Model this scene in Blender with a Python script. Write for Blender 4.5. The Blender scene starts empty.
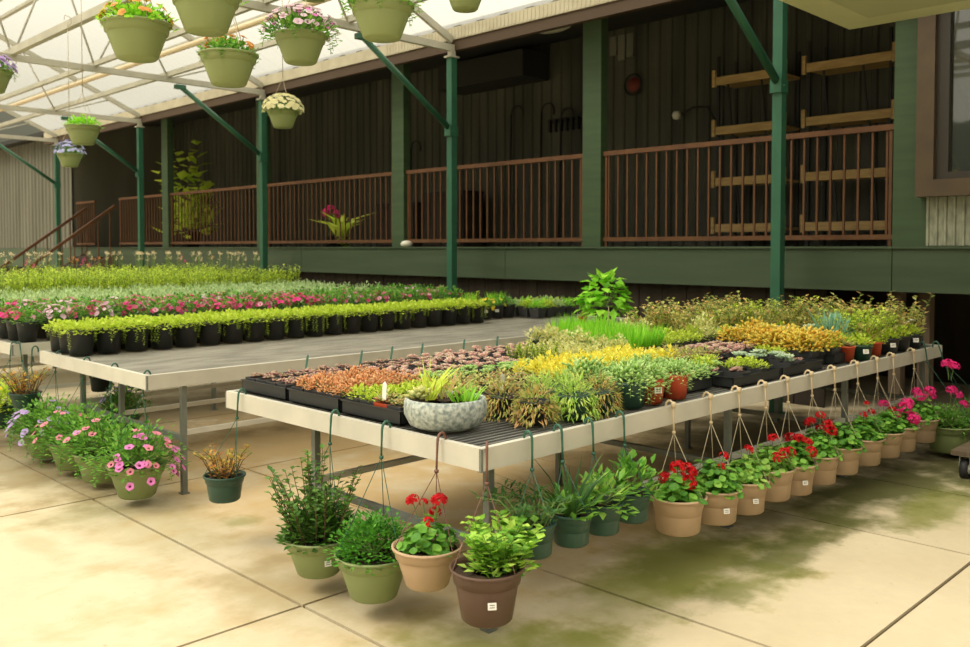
import bpy, math, random
from mathutils import Vector, Matrix, Euler
C = bpy.context.scene.collection
PI = math.pi
rnd = random.Random(7)

# ------------------------------------------------------------------ materials
def new_mat(name):
    m = bpy.data.materials.new(name); m.use_nodes = True
    nt = m.node_tree; nt.nodes.clear()
    out = nt.nodes.new('ShaderNodeOutputMaterial')
    return m, nt, out

def plain(name, col, rough=.6, metal=0., noise=None, nscale=8., bump=0., spec=.4, stretch=None):
    m, nt, out = new_mat(name)
    b = nt.nodes.new('ShaderNodeBsdfPrincipled')
    b.inputs['Base Color'].default_value = (*col, 1)
    b.inputs['Roughness'].default_value = rough
    b.inputs['Metallic'].default_value = metal
    b.inputs['Specular IOR Level'].default_value = spec
    nt.links.new(b.outputs[0], out.inputs[0])
    if noise:
        tc = nt.nodes.new('ShaderNodeTexCoord'); src = tc.outputs['Object']
        if stretch:
            mp = nt.nodes.new('ShaderNodeMapping'); mp.inputs['Scale'].default_value = stretch
            nt.links.new(src, mp.inputs[0]); src = mp.outputs[0]
        n = nt.nodes.new('ShaderNodeTexNoise'); n.inputs['Scale'].default_value = nscale
        n.inputs['Detail'].default_value = 6; nt.links.new(src, n.inputs[0])
        r = nt.nodes.new('ShaderNodeValToRGB')
        r.color_ramp.elements[0].position = .35; r.color_ramp.elements[1].position = .65
        r.color_ramp.elements[0].color = (*col, 1); r.color_ramp.elements[1].color = (*noise, 1)
        nt.links.new(n.outputs['Fac'], r.inputs[0]); nt.links.new(r.outputs[0], b.inputs['Base Color'])
        if bump:
            bp = nt.nodes.new('ShaderNodeBump'); bp.inputs['Strength'].default_value = bump
            nt.links.new(n.outputs['Fac'], bp.inputs['Height']); nt.links.new(bp.outputs[0], b.inputs['Normal'])
    return m

def leafmat(name, cols, trans=.35, rough=.5):
    """colour differs from leaf to leaf"""
    m, nt, out = new_mat(name)
    g = nt.nodes.new('ShaderNodeNewGeometry')
    r = nt.nodes.new('ShaderNodeValToRGB'); cr = r.color_ramp
    while len(cr.elements) < len(cols): cr.elements.new(.5)
    for i, c in enumerate(cols):
        cr.elements[i].position = i/max(1, len(cols)-1); cr.elements[i].color = (*c, 1)
    nt.links.new(g.outputs['Random Per Island'], r.inputs[0])
    b = nt.nodes.new('ShaderNodeBsdfPrincipled'); b.inputs['Roughness'].default_value = rough
    b.inputs['Specular IOR Level'].default_value = .35
    t = nt.nodes.new('ShaderNodeBsdfTranslucent')
    mx = nt.nodes.new('ShaderNodeMixShader'); mx.inputs[0].default_value = trans
    nt.links.new(r.outputs[0], b.inputs['Base Color']); nt.links.new(r.outputs[0], t.inputs['Color'])
    nt.links.new(b.outputs[0], mx.inputs[1]); nt.links.new(t.outputs[0], mx.inputs[2])
    nt.links.new(mx.outputs[0], out.inputs[0])
    return m

M = {}
M['steel'] = plain('galvanised rim', (.60,.57,.49), .5, .15, noise=(.53,.51,.44), nscale=6)
M['steeld'] = plain('galvanised tube', (.22,.23,.20), .5, .3, noise=(.16,.17,.15), nscale=9)
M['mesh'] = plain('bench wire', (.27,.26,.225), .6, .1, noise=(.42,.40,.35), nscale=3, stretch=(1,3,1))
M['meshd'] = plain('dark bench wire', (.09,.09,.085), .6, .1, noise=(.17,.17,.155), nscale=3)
M['black'] = plain('black plastic', (.018,.02,.021), .45)
M['blackg'] = plain('dusty black plastic', (.045,.046,.048), .6)
M['olive'] = plain('olive green pot', (.235,.285,.115), .5, noise=(.215,.265,.105), nscale=2)
M['tan'] = plain('tan pot', (.47,.325,.205), .55, noise=(.44,.305,.19), nscale=2)
M['brown'] = plain('brown pot', (.105,.058,.043), .45, noise=(.095,.052,.038), nscale=2)
M['dkgreen'] = plain('dark green pot', (.022,.065,.045), .4)
M['terra'] = plain('red terracotta pot', (.48,.07,.025), .5)
M['soil'] = plain('potting soil', (.022,.013,.008), .95, noise=(.06,.035,.02), nscale=60, bump=.4)
M['wire'] = plain('hanger wire', (.42,.36,.24), .5)
M['wireg'] = plain('green hanger', (.03,.11,.07), .45)
M['wirebr'] = plain('brown hanger', (.16,.07,.05), .45)
M['hooktan'] = plain('tan plastic hook', (.56,.44,.27), .5)
M['tag'] = plain('white tag', (.8,.78,.72), .6)
M['ink'] = plain('tag print', (.08,.08,.08), .7)
M['gpaint'] = plain('green painted steel', (.028,.115,.066), .4, noise=(.024,.095,.055), nscale=3)
M['gwood'] = plain('green painted timber', (.040,.074,.030), .6, noise=(.031,.058,.024), nscale=5, stretch=(1,.3,3))
M['gbeam'] = plain('dark green painted beam', (.038,.060,.030), .65, noise=(.050,.075,.038), nscale=2.5, stretch=(1,.35,4))
M['rail'] = plain('rust brown railing', (.11,.044,.013), .55, noise=(.08,.031,.010), nscale=6)
M['fascia'] = plain('brown fascia', (.058,.034,.018), .7)
M['gutter'] = plain('cream gutter', (.44,.40,.29), .6, noise=(.36,.32,.23), nscale=4)
M['truss'] = plain('pale truss steel', (.46,.44,.36), .5, .1, noise=(.38,.37,.30), nscale=3)
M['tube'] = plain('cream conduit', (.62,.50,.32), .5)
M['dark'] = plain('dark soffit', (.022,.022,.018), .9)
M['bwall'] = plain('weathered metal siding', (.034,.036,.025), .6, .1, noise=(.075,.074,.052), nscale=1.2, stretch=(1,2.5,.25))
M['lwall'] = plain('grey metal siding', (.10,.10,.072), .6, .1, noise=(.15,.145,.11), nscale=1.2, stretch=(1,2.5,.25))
M['gwall'] = plain('galvanised corrugated sheet', (.30,.31,.23), .5, .2, noise=(.19,.20,.15), nscale=14, stretch=(1,2,.8))
M['skirt'] = plain('dark brown boards', (.028,.02,.014), .9, noise=(.045,.034,.024), nscale=3, stretch=(1,3,.3))
M['deck'] = plain('deck boards', (.10,.08,.055), .8, noise=(.07,.055,.04), nscale=3, stretch=(.3,5,1))
M['timber'] = plain('old brown timber', (.14,.10,.065), .85, noise=(.09,.065,.04), nscale=5, stretch=(3,3,.4))
M['shelf'] = plain('raw pine shelf', (.52,.36,.15), .7, noise=(.4,.26,.1), nscale=9, stretch=(2,.5,3))
M['wframe'] = plain('brown window frame', (.075,.050,.026), .6, noise=(.06,.04,.021), nscale=5)
M['wframed'] = plain('dark window sash', (.03,.024,.018), .5)
M['iron'] = plain('black iron', (.012,.012,.011), .6)
M['redm'] = plain('faded red paint', (.16,.03,.02), .6)
M['white'] = plain('off white enamel', (.65,.63,.52), .4)
M['heater'] = plain('cream painted sheet steel', (.50,.51,.30), .5, noise=(.43,.44,.25), nscale=1.5)
M['heaterd'] = plain('dull cream panel', (.36,.37,.22), .6)
M['rubber'] = plain('black rubber', (.02,.02,.02), .6)
M['tub'] = plain('speckled grey planter', (.17,.21,.20), .7, noise=(.50,.53,.48), nscale=55, bump=.1)
M['stem'] = plain('green stem', (.14,.22,.05), .6)
M['stemb'] = plain('brown stem', (.13,.085,.04), .7)

def LM(k, *cols, **kw):
    g = 1. if k.startswith('petal') or k in ('lime','orange','silverg','mint','dkleaf','gold') else 1.22
    M[k] = leafmat(k+' leaves', [tuple(min(.93, v*g) for v in c) for c in cols], **kw)
LM('green', (.05,.17,.02), (.13,.33,.04), (.22,.42,.06))
LM('dkleaf', (.02,.075,.015), (.05,.14,.025), (.09,.2,.035))
LM('parsley', (.035,.15,.015), (.08,.27,.025), (.13,.36,.04))
LM('mint', (.04,.12,.02), (.09,.22,.035), (.16,.32,.05))
LM('lime', (.38,.55,.03), (.58,.72,.07), (.68,.76,.14))
LM('brightg', (.16,.45,.02), (.28,.62,.04), (.42,.72,.08))
LM('fernlime', (.09,.25,.025), (.24,.46,.045), (.5,.66,.13))
LM('mauve', (.2,.1,.08), (.5,.28,.24), (.7,.5,.4), (.32,.34,.16))
LM('pinkish', (.55,.25,.22), (.8,.5,.45), (.85,.66,.56), (.5,.48,.25))
LM('orange', (.75,.33,.13), (.92,.52,.25), (.86,.64,.36))
LM('yellow', (.78,.66,.06), (.92,.82,.16), (.85,.62,.08), (.62,.68,.12))
LM('gold', (.85,.5,.05), (.93,.74,.13), (.7,.68,.12))
LM('cream', (.42,.46,.14), (.7,.7,.34), (.62,.56,.2), (.35,.42,.14))
LM('pale', (.26,.46,.12), (.44,.64,.22), (.6,.72,.32))
LM('silver', (.3,.44,.3), (.46,.58,.42), (.62,.68,.5))
LM('teal', (.12,.3,.2), (.22,.42,.3), (.3,.5,.36))
LM('silverg', (.36,.54,.22), (.52,.68,.32), (.62,.74,.4))
LM('mixed', (.2,.3,.1), (.5,.2,.12), (.4,.5,.2), (.6,.35,.2), (.3,.4,.15))
LM('olivemix', (.16,.2,.05), (.36,.4,.1), (.6,.58,.2), (.6,.34,.14), (.36,.48,.1))
LM('grassy', (.2,.38,.05), (.36,.54,.09), (.5,.58,.16))
LM('grassbr', (.22,.12,.05), (.32,.38,.08), (.55,.3,.13), (.3,.44,.08))
LM('ltgreen', (.09,.25,.035), (.2,.4,.06), (.34,.5,.1))
LM('yelgreen', (.24,.36,.03), (.46,.6,.06), (.64,.7,.1))
LM('redleaf', (.2,.3,.04), (.42,.15,.03), (.5,.4,.06))
LM('petalpk', (.85,.15,.6), (.92,.3,.7))
LM('petalcor', (.85,.2,.34), (.9,.32,.42))
LM('petallav', (.45,.28,.72), (.6,.42,.8))
LM('petalmag', (.62,.03,.18), (.8,.08,.32), (.5,.02,.08), (.85,.5,.6))
LM('petalred', (.5,.005,.01), (.75,.01,.02))
LM('petalhot', (.85,.02,.22), (.9,.06,.35))
LM('petalcrm', (.85,.8,.45), (.9,.88,.6))
LM('petalyel', (.85,.62,.03), (.9,.8,.1))
LM('petalblu', (.3,.3,.8), (.75,.75,.9))
LM('petallpk', (.75,.4,.55), (.85,.68,.75))
LM('petalor', (.85,.3,.06), (.8,.45,.1), (.7,.15,.08))
LM('petalwh', (.8,.8,.72), (.9,.88,.8))
LM('seed', (.5,.42,.25), (.7,.62,.42), (.6,.4,.24))
M['throat'] = plain('dark flower throat', (.16,.01,.07), .6)

# ------------------------------------------------------------------ mesh builder
class MB:
    def __init__(s): s.v=[]; s.f=[]; s.m=[]; s.mats=[]; s.sm=[]
    def mi(s, mat):
        m = M[mat]
        if m not in s.mats: s.mats.append(m)
        return s.mats.index(m)
    def add(s, vs, fs, mat, smooth=False):
        k = len(s.v); s.v += [tuple(v) for v in vs]; i = s.mi(mat)
        for f in fs: s.f.append(tuple(k+j for j in f)); s.m.append(i); s.sm.append(smooth)
    def box(s, c, d, mat, rot=None):
        hx,hy,hz = d[0]/2,d[1]/2,d[2]/2
        vs=[Vector((a*hx,b*hy,e*hz)) for a in(-1,1) for b in(-1,1) for e in(-1,1)]
        if rot is not None: vs=[rot@v for v in vs]
        vs=[v+Vector(c) for v in vs]
        s.add(vs,[(0,1,3,2),(4,6,7,5),(0,4,5,1),(2,3,7,6),(0,2,6,4),(1,5,7,3)],mat)
    def bb(s, x0,x1,y0,y1,z0,z1,mat): s.box(((x0+x1)/2,(y0+y1)/2,(z0+z1)/2),(abs(x1-x0),abs(y1-y0),abs(z1-z0)),mat)
    def bar(s, a, b, w, h, mat):
        a=Vector(a);b=Vector(b);d=b-a;L=d.length
        q=d.to_track_quat('X','Z').to_matrix(); s.box((a+b)/2,(L,w,h),mat,q)
    def tube(s, pts, r, mat, n=8, caps=True):
        pts=[Vector(p) for p in pts]; rings=[]; vs=[]
        up=Vector((0,0,1))
        for i,p in enumerate(pts):
            d=(pts[min(i+1,len(pts)-1)]-pts[max(i-1,0)]).normalized()
            if abs(d.dot(up))>.9: up=Vector((1,0,0)) if abs(d.x)<.9 else Vector((0,1,0))
            u=d.cross(up).normalized(); w=u.cross(d).normalized(); up=w
            rr=r[i] if isinstance(r,(list,tuple)) else r
            for k in range(n):
                a=2*PI*k/n; vs.append(p+u*math.cos(a)*rr+w*math.sin(a)*rr)
        fs=[(i*n+k,i*n+(k+1)%n,(i+1)*n+(k+1)%n,(i+1)*n+k) for i in range(len(pts)-1) for k in range(n)]
        if caps: fs+= [tuple(range(n))[::-1], tuple((len(pts)-1)*n+k for k in range(n))]
        s.add(vs,fs,mat,n>4)
    def lathe(s, prof, mat, n=32, c=(0,0,0), sx=1, sy=1):
        vs=[];fs=[]
        for r,z in prof:
            for k in range(n):
                a=2*PI*k/n; vs.append((c[0]+r*math.cos(a)*sx,c[1]+r*math.sin(a)*sy,c[2]+z))
        for i in range(len(prof)-1):
            for k in range(n): fs.append((i*n+k,i*n+(k+1)%n,(i+1)*n+(k+1)%n,(i+1)*n+k))
        s.add(vs,fs,mat,True)
    def leaf(s, p, d, L, W, mat, up=None, fold=.15, curl=0.):
        """pointed oval leaf folded along the midrib"""
        p=Vector(p); d=Vector(d).normalized(); u=Vector(up) if up is not None else Vector((0,0,1))
        sd=d.cross(u)
        if sd.length<1e-3: sd=Vector((1,0,0)).cross(d)
        sd.normalize(); n=sd.cross(d)
        m=p+d*L*.5-n*W*fold+n*curl*L*.3
        s.add([p,p+d*L*.45+sd*W/2+n*curl*L*.3,p+d*L-n*curl*L*.3,p+d*L*.45-sd*W/2+n*curl*L*.3,m],
              [(0,1,4),(1,2,4),(2,3,4),(3,0,4)],mat)
    def disc(s, p, nrm, r, mat, n=7, cup=.25, spin=0.):
        p=Vector(p); q=Vector(nrm).normalized().to_track_quat('Z','Y').to_matrix()
        vs=[p-q@Vector((0,0,r*cup))]+[p+q@Vector((math.cos(2*PI*k/n+spin)*r*(1-.12*(k%2)),math.sin(2*PI*k/n+spin)*r*(1-.12*(k%2)),0)) for k in range(n)]
        s.add(vs,[(0,1+k,1+(k+1)%n) for k in range(n)],mat)
    def fat(s, p, d, L, W, mat, up=(0,0,1)):
        """thick succulent leaf"""
        p=Vector(p); d=Vector(d).normalized(); sd=d.cross(Vector(up))
        if sd.length<1e-3: sd=Vector((1,0,0))
        sd.normalize(); n=sd.cross(d); m=p+d*L*.6
        s.add([p,m+sd*W/2,m+n*W*.28,m-sd*W/2,m-n*W*.28,p+d*L],[(0,1,2),(0,2,3),(0,3,4),(0,4,1),(5,2,1),(5,3,2),(5,4,3),(5,1,4)],mat,True)
    def mesh(s, name):
        me=bpy.data.meshes.new(name); me.from_pydata(s.v,[],s.f)
        for m in s.mats: me.materials.append(m)
        me.polygons.foreach_set('material_index',s.m); me.polygons.foreach_set('use_smooth',s.sm)
        me.update(); return me
    def build(s, name, parent=None, loc=None):
        return place(s.mesh(name), name, parent, loc)

def place(me, name, parent=None, loc=None, rz=0., sc=1., rot=None):
    o=bpy.data.objects.new(name, me); C.objects.link(o)
    if parent is not None: o.parent=parent
    if loc is not None: o.location=loc
    o.rotation_euler = rot if rot is not None else (0,0,rz)
    o.scale = sc if isinstance(sc,(tuple,list)) else (sc,sc,sc)
    return o
def thing(name, label, cat, loc=(0,0,0), rz=0., group=None, sc=1.):
    o=bpy.data.objects.new(name,None); C.objects.link(o); o.empty_display_size=.05
    o.location=loc; o.rotation_euler=(0,0,rz); o.scale=(sc,sc,sc)
    o['label']=label; o['category']=cat
    if group: o['group']=group
    return o
def tag(o, label, cat, group=None, kind=None):
    o['label']=label; o['category']=cat
    if group: o['group']=group
    if kind: o['kind']=kind
    return o
def struct(o, label, cat='wall'):
    o['kind']='structure'; o['label']=label; o['category']=cat; return o

# ------------------------------------------------------------------ foliage generators
def sph(r, lo=0.):
    a=r.uniform(0,2*PI); z=r.uniform(lo,1); q=math.sqrt(max(0,1-z*z))
    return Vector((q*math.cos(a),q*math.sin(a),z))
def dome(seed, n, R, H, L, W, mat, kind='leaf', fill=.45, upb=.3, stems=6, lo=-.1, smat='stem', rough=.2, curl=.3):
    r=random.Random(seed); b=MB()
    for k in range(stems):
        d=sph(r,.1); b.tube([(0,0,0),Vector((d.x*R*.5,d.y*R*.5,d.z*H*.6)),Vector((d.x*R*.85,d.y*R*.85,d.z*H*.85))],.0018+.006*R,smat,4,False)
    for k in range(n):
        d=sph(r,lo); t=r.uniform(fill,1.)**.6*(1+r.uniform(-rough,rough))
        p=Vector((d.x*R*t,d.y*R*t,d.z*H*t))
        dr=Vector((d.x,d.y,d.z*.7+upb))+Vector((r.gauss(0,.35),r.gauss(0,.35),r.gauss(0,.3)))
        l=L*r.uniform(.7,1.25); w=W*r.uniform(.8,1.2)
        if kind=='leaf': b.leaf(p,dr,l,w,mat,curl=curl*r.uniform(0,1))
        elif kind=='disc': b.disc(p,dr+Vector((0,0,.5)),w*.5,mat,n=8,cup=r.uniform(.1,.4),spin=r.random())
        else: b.fat(p,dr,l,w,mat)
    return b
def blades(seed, n, R, H, W, mat, spread=.35, lean=.0):
    r=random.Random(seed); b=MB()
    for k in range(n):
        a=r.uniform(0,2*PI); q=R*math.sqrt(r.random()); p=Vector((q*math.cos(a),q*math.sin(a),0))
        d=Vector((math.cos(a)*spread*(q/R)+r.gauss(0,.12),math.sin(a)*spread*(q/R)+r.gauss(0,.12),1))
        h=H*r.uniform(.6,1.1); m=p+d*h*.55; t=p+d*h+Vector((d.x,d.y,-.25))*h*lean
        sd=Vector((-math.sin(a+.7),math.cos(a+.7),0))*W/2
        b.add([p-sd,p+sd,m+sd,t,m-sd],[(0,1,2,4),(4,2,3)],mat)
    return b
def rosettes(seed, n, R, size, mat, leaves=12, H=.02):
    r=random.Random(seed); b=MB()
    for k in range(n):
        a=r.uniform(0,2*PI); q=R*math.sqrt(r.random()) if n>1 else 0
        c=Vector((q*math.cos(a),q*math.sin(a),r.uniform(0,H))); s=size*r.uniform(.7,1.2)
        for j in range(leaves):
            th=j*2.4; el=.15+.9*j/leaves
            d=Vector((math.cos(th)*math.cos(el),math.sin(th)*math.cos(el),math.sin(el)))
            b.fat(c+Vector((0,0,.004)),d,s*(1-.45*j/leaves),s*.42,mat)
    return b
def sprigs(seed, n, R, H, L, W, mat, spread=.5, per=14, smat='stem', hv=.35, tipm=None, droop=0., kind='leaf'):
    """upright or arching stems carrying leaves all the way up"""
    r=random.Random(seed); b=MB()
    for k in range(n):
        a=r.uniform(0,2*PI); q=R*.5*math.sqrt(r.random()); p=Vector((q*math.cos(a),q*math.sin(a),0))
        h=H*r.uniform(1-hv,1+hv*.4); e=p+Vector((math.cos(a)*spread*h*r.uniform(.3,1),math.sin(a)*spread*h*r.uniform(.3,1),h))
        mid=(p+e)/2+Vector((0,0,h*.08)); e2=e-Vector((0,0,droop*h))
        b.tube([p,mid,e2],[.003,.0024,.0014],smat,4,False)
        for j in range(per):
            t=(j+.6)/per; c=p.lerp(mid,t*2) if t<.5 else mid.lerp(e2,t*2-1)
            th=j*2.2+a; d=Vector((math.cos(th),math.sin(th),.45+r.gauss(0,.2)))
            l=L*r.uniform(.7,1.2)
            if kind=='fat': b.fat(c,d,l,W,mat)
            else: b.leaf(c,d,l,W*r.uniform(.8,1.2),mat,curl=.25)
        if tipm: 
            for j in range(7): b.leaf(e2+Vector((r.gauss(0,.006),r.gauss(0,.006),r.uniform(-.01,.02))),sph(r),L*.6,W*.6,tipm)
    return b
def strands(b, seed, n, R, drop, mat, L=.02, W=.015, z0=0.):
    r=random.Random(seed)
    for k in range(n):
        a=r.uniform(0,2*PI); ln=drop*r.uniform(.3,1)
        pts=[Vector((math.cos(a)*R*.8,math.sin(a)*R*.8,z0+.01)),Vector((math.cos(a)*R*1.08,math.sin(a)*R*1.08,z0)),Vector((math.cos(a)*R*1.13,math.sin(a)*R*1.13,z0-ln))]
        b.tube(pts,.0012,'stem',4,False)
        for j in range(int(ln/.008)):
            t=j*.008/ln; c=pts[1].lerp(pts[2],t); th=j*2.6
            b.leaf(c,(math.cos(th),math.sin(th),-.2),L,W,mat)
    return b
def merge(a, b):
    for i,f in enumerate(b.f): pass
    k=len(a.v); a.v+=b.v; mp=[]
    for m in b.mats:
        if m not in a.mats: a.mats.append(m)
        mp.append(a.mats.index(m))
    a.f+=[tuple(k+j for j in f) for f in b.f]; a.m+=[mp[i] for i in b.m]; a.sm+=b.sm
    return a

# flower meshes (each about 1 unit = its own radius in metres)
def petunia(mat, r=.024):
    b=MB(); n=10; vs=[(0,0,-.012)]
    for q,z in ((.3,-.004),(.72,.004),(1.,.002)):
        for k in range(n):
            s=1 if q<1 else (1.06 if k%2 else .92)
            vs.append((r*q*s*math.cos(2*PI*k/n),r*q*s*math.sin(2*PI*k/n),z))
    b.add(vs[:11],[(0,1+k,1+(k+1)%n) for k in range(n)],'throat')
    b.add(vs,[(1+n*j+k,1+n*j+(k+1)%n,1+n*(j+1)+(k+1)%n,1+n*(j+1)+k) for j in range(2) for k in range(n)],mat,True)
    b.tube([(0,0,-.04),(0,0,-.011)],.0025,'stem',5,False)
    return b.mesh('flower')
def ball_head(mat, R=.03, n=34, seed=1, stalk=.1, fl=.012):
    r=random.Random(seed); b=MB()
    b.tube([(0,0,-stalk),(0,0,0)],.0022,'stem',5,False)
    for k in range(n):
        d=sph(r,-.45); c=Vector((d.x*R,d.y*R,d.z*R*.75)); q=d.to_track_quat('Z','Y').to_matrix()
        for j in range(4):
            a=PI/2*j+r.random(); b.leaf(c,q@Vector((math.cos(a),math.sin(a),.35)),fl,fl*.9,mat,up=d)
    return b.mesh('flower_head')
def pansy(mat, r=.02):
    b=MB()
    for j in range(5):
        a=2*PI*j/5; b.disc((math.cos(a)*r*.55,math.sin(a)*r*.55,.001*j),(math.cos(a)*.2,math.sin(a)*.2,1),r*.62,mat,8,.1)
    b.disc((0,0,.004),(0,0,1),r*.22,'petalyel',6,0)
    b.tube([(0,0,-.04),(0,0,0)],.0016,'stem',5,False)
    return b.mesh('flower')

FL = {'pet':petunia('petalpk'),'cor':petunia('petalcor'),'lav':petunia('petallav'),'lpk':petunia('petallpk',.02),
      'red':ball_head('petalred',.032,40,1),'hot':ball_head('petalhot',.036,44,2),'redsm':ball_head('petalred',.018,18,3,.09,.010),
      'crm':pansy('petalcrm',.019),'or':pansy('petalor',.02),'yel':pansy('petalyel',.022),'blu':pansy('petalblu',.018),'wh':pansy('petalwh',.02),
      'dusk':pansy('throat',.018)}

# ------------------------------------------------------------------ camera, light
cam=bpy.data.objects.new('camera',bpy.data.cameras.new('camera')); C.objects.link(cam)
F=887.; th=math.atan(30/F)
cam.location=(0,0,1.5); cam.rotation_euler=(PI/2-th,0,-PI/4)
cam.data.sensor_width=36; cam.data.lens=F/970*36; cam.data.shift_y=-45.5/970
cam.data.dof.use_dof=True; cam.data.dof.focus_distance=4.2; cam.data.dof.aperture_fstop=3.5
bpy.context.scene.camera=cam
sc=bpy.context.scene
sc.view_settings.view_transform='Standard'; sc.view_settings.look='None'; sc.view_settings.gamma=1
sc.view_settings.exposure=-.06
w=bpy.data.worlds.new('overcast sky'); sc.world=w; w.use_nodes=True
nt=w.node_tree; bg=nt.nodes['Background']; bg.inputs[1].default_value=1.
g_=nt.nodes.new('ShaderNodeTexCoord'); sp_=nt.nodes.new('ShaderNodeSeparateXYZ'); r_=nt.nodes.new('ShaderNodeValToRGB')
nt.links.new(g_.outputs['Generated'],sp_.inputs[0]); nt.links.new(sp_.outputs['Z'],r_.inputs[0]); nt.links.new(r_.outputs[0],bg.inputs[0])
r_.color_ramp.elements[0].position=.0; r_.color_ramp.elements[0].color=(.05,.055,.03,1)
r_.color_ramp.elements[1].position=.55; r_.color_ramp.elements[1].color=(2.35,2.22,1.86,1)
e_=r_.color_ramp.elements.new(.16); e_.color=(.22,.21,.15,1)
L=bpy.data.lights.new('hazy sun','SUN'); L.energy=3.2; L.angle=math.radians(28); L.color=(1.,.94,.80)
lo=bpy.data.objects.new('hazy_sun',L); C.objects.link(lo); lo.location=(-6,6,12)
lo.rotation_euler=Vector((.72,-.28,-1.)).to_track_quat('-Z','Y').to_euler()
sc.cycles.use_denoising=True; sc.cycles.max_bounces=8; sc.cycles.transparent_max_bounces=24; sc.cycles.sample_clamp_indirect=4

# ------------------------------------------------------------------ floor
m,nt,out=new_mat('stained concrete')
b=nt.nodes.new('ShaderNodeBsdfPrincipled'); b.inputs['Roughness'].default_value=.75; nt.links.new(b.outputs[0],out.inputs[0])
tc=nt.nodes.new('ShaderNodeTexCoord')
def tex(scale,detail=5,rough=.55):
    n=nt.nodes.new('ShaderNodeTexNoise'); n.inputs['Scale'].default_value=scale; n.inputs['Detail'].default_value=detail
    n.inputs['Roughness'].default_value=rough; nt.links.new(tc.outputs['Object'],n.inputs[0]); return n
def ramp(src,stops):
    r=nt.nodes.new('ShaderNodeValToRGB')
    while len(r.color_ramp.elements)<len(stops): r.color_ramp.elements.new(.5)
    for i,(p,c) in enumerate(stops): r.color_ramp.elements[i].position=p; r.color_ramp.elements[i].color=(*c,1) if len(c)==3 else (c[0],)*3+(1,)
    nt.links.new(src,r.inputs[0]); return r
def mixc(f,a,bc):
    x=nt.nodes.new('ShaderNodeMix'); x.data_type='RGBA'; nt.links.new(f,x.inputs[0]); nt.links.new(a,x.inputs[6])
    if isinstance(bc,tuple): x.inputs[7].default_value=(*bc,1)
    else: nt.links.new(bc,x.inputs[7])
    return x.outputs[2]
def math_(op,a,bv):
    x=nt.nodes.new('ShaderNodeMath'); x.operation=op; x.use_clamp=(op!='SUBTRACT')
    nt.links.new(a,x.inputs[0])
    if isinstance(bv,(int,float)): x.inputs[1].default_value=bv
    else: nt.links.new(bv,x.inputs[1])
    return x.outputs[0]
base=ramp(tex(.9).outputs['Fac'],[(.35,(.54,.45,.30)),(.65,(.61,.52,.36))])
col=base.outputs[0]
fine=ramp(tex(14,8,.7).outputs['Fac'],[(.3,(.8,)),(.7,(1.,))])
x=nt.nodes.new('ShaderNodeMix'); x.data_type='RGBA'; x.blend_type='MULTIPLY'; x.inputs[0].default_value=.35
nt.links.new(col,x.inputs[6]); nt.links.new(fine.outputs[0],x.inputs[7]); col=x.outputs[2]
def blob(cx,cy,rx,ry,soft=1.):
    """soft-edged patch on the slab: moss, damp stains and painted bench shade, at its own place"""
    mp=nt.nodes.new('ShaderNodeMapping'); mp.vector_type='POINT'
    mp.inputs['Location'].default_value=(-cx/rx,-cy/ry,0); mp.inputs['Scale'].default_value=(1/rx,1/ry,0)
    nt.links.new(tc.outputs['Object'],mp.inputs[0])
    l=nt.nodes.new('ShaderNodeVectorMath'); l.operation='LENGTH'; nt.links.new(mp.outputs[0],l.inputs[0])
    n=tex(3.2,5,.6)
    a=math_('SUBTRACT',n.outputs['Fac'],.5)
    mm=nt.nodes.new('ShaderNodeMath'); mm.operation='MULTIPLY_ADD'; nt.links.new(a,mm.inputs[0]); mm.inputs[1].default_value=2.2; nt.links.new(l.outputs['Value'],mm.inputs[2])
    r=nt.nodes.new('ShaderNodeMapRange'); r.inputs[1].default_value=1.15; r.inputs[2].default_value=.45
    nt.links.new(mm.outputs[0],r.inputs[0]); return r.outputs[0]
def stain_shade(col,bl,c,amt):
    return mixc(math_('MULTIPLY',bl,amt),col,c)
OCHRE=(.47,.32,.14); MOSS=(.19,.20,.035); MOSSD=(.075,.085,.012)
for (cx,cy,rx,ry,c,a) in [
    (4.8,3.4,3.1,1.3,OCHRE,.9),(4.5,5.9,2.8,1.5,OCHRE,.85),(3.2,4.6,1.3,.7,(.52,.36,.17),.5),  # under-bench brown stains, with part of the benches' shade painted in
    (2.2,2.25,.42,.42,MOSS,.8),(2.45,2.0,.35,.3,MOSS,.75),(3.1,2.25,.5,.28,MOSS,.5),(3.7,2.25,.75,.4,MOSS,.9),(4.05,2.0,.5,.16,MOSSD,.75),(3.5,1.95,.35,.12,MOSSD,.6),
    (3.6,1.95,.3,.14,MOSS,.5),(4.7,2.3,.7,.4,MOSSD,.55),(5.7,2.1,1.2,.42,MOSSD,.92),(5.5,1.75,.6,.2,MOSS,.7),(6.9,1.7,1.,.6,MOSSD,.75),(6.6,3.2,1.6,1.3,(.09,.075,.03),.8),  # last patch: painted shade under the bench end near the building
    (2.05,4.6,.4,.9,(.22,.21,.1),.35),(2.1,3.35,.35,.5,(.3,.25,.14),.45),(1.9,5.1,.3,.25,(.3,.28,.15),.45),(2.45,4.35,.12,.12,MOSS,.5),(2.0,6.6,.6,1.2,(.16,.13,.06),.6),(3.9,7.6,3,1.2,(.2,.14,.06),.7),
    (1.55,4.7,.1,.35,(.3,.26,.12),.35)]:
    col=stain_shade(col,blob(cx,cy,rx,ry),c,a)
speck=ramp(tex(30,2).outputs['Fac'],[(.70,(0.,)),(.75,(1.,))])
col=mixc(math_('MULTIPLY',speck.outputs[0],.35),col,(.25,.18,.08))
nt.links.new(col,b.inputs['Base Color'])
bp=nt.nodes.new('ShaderNodeBump'); bp.inputs['Strength'].default_value=.08; nt.links.new(tex(40,6).outputs['Fac'],bp.inputs['Height']); nt.links.new(bp.outputs[0],b.inputs['Normal'])
M['conc']=m
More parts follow.
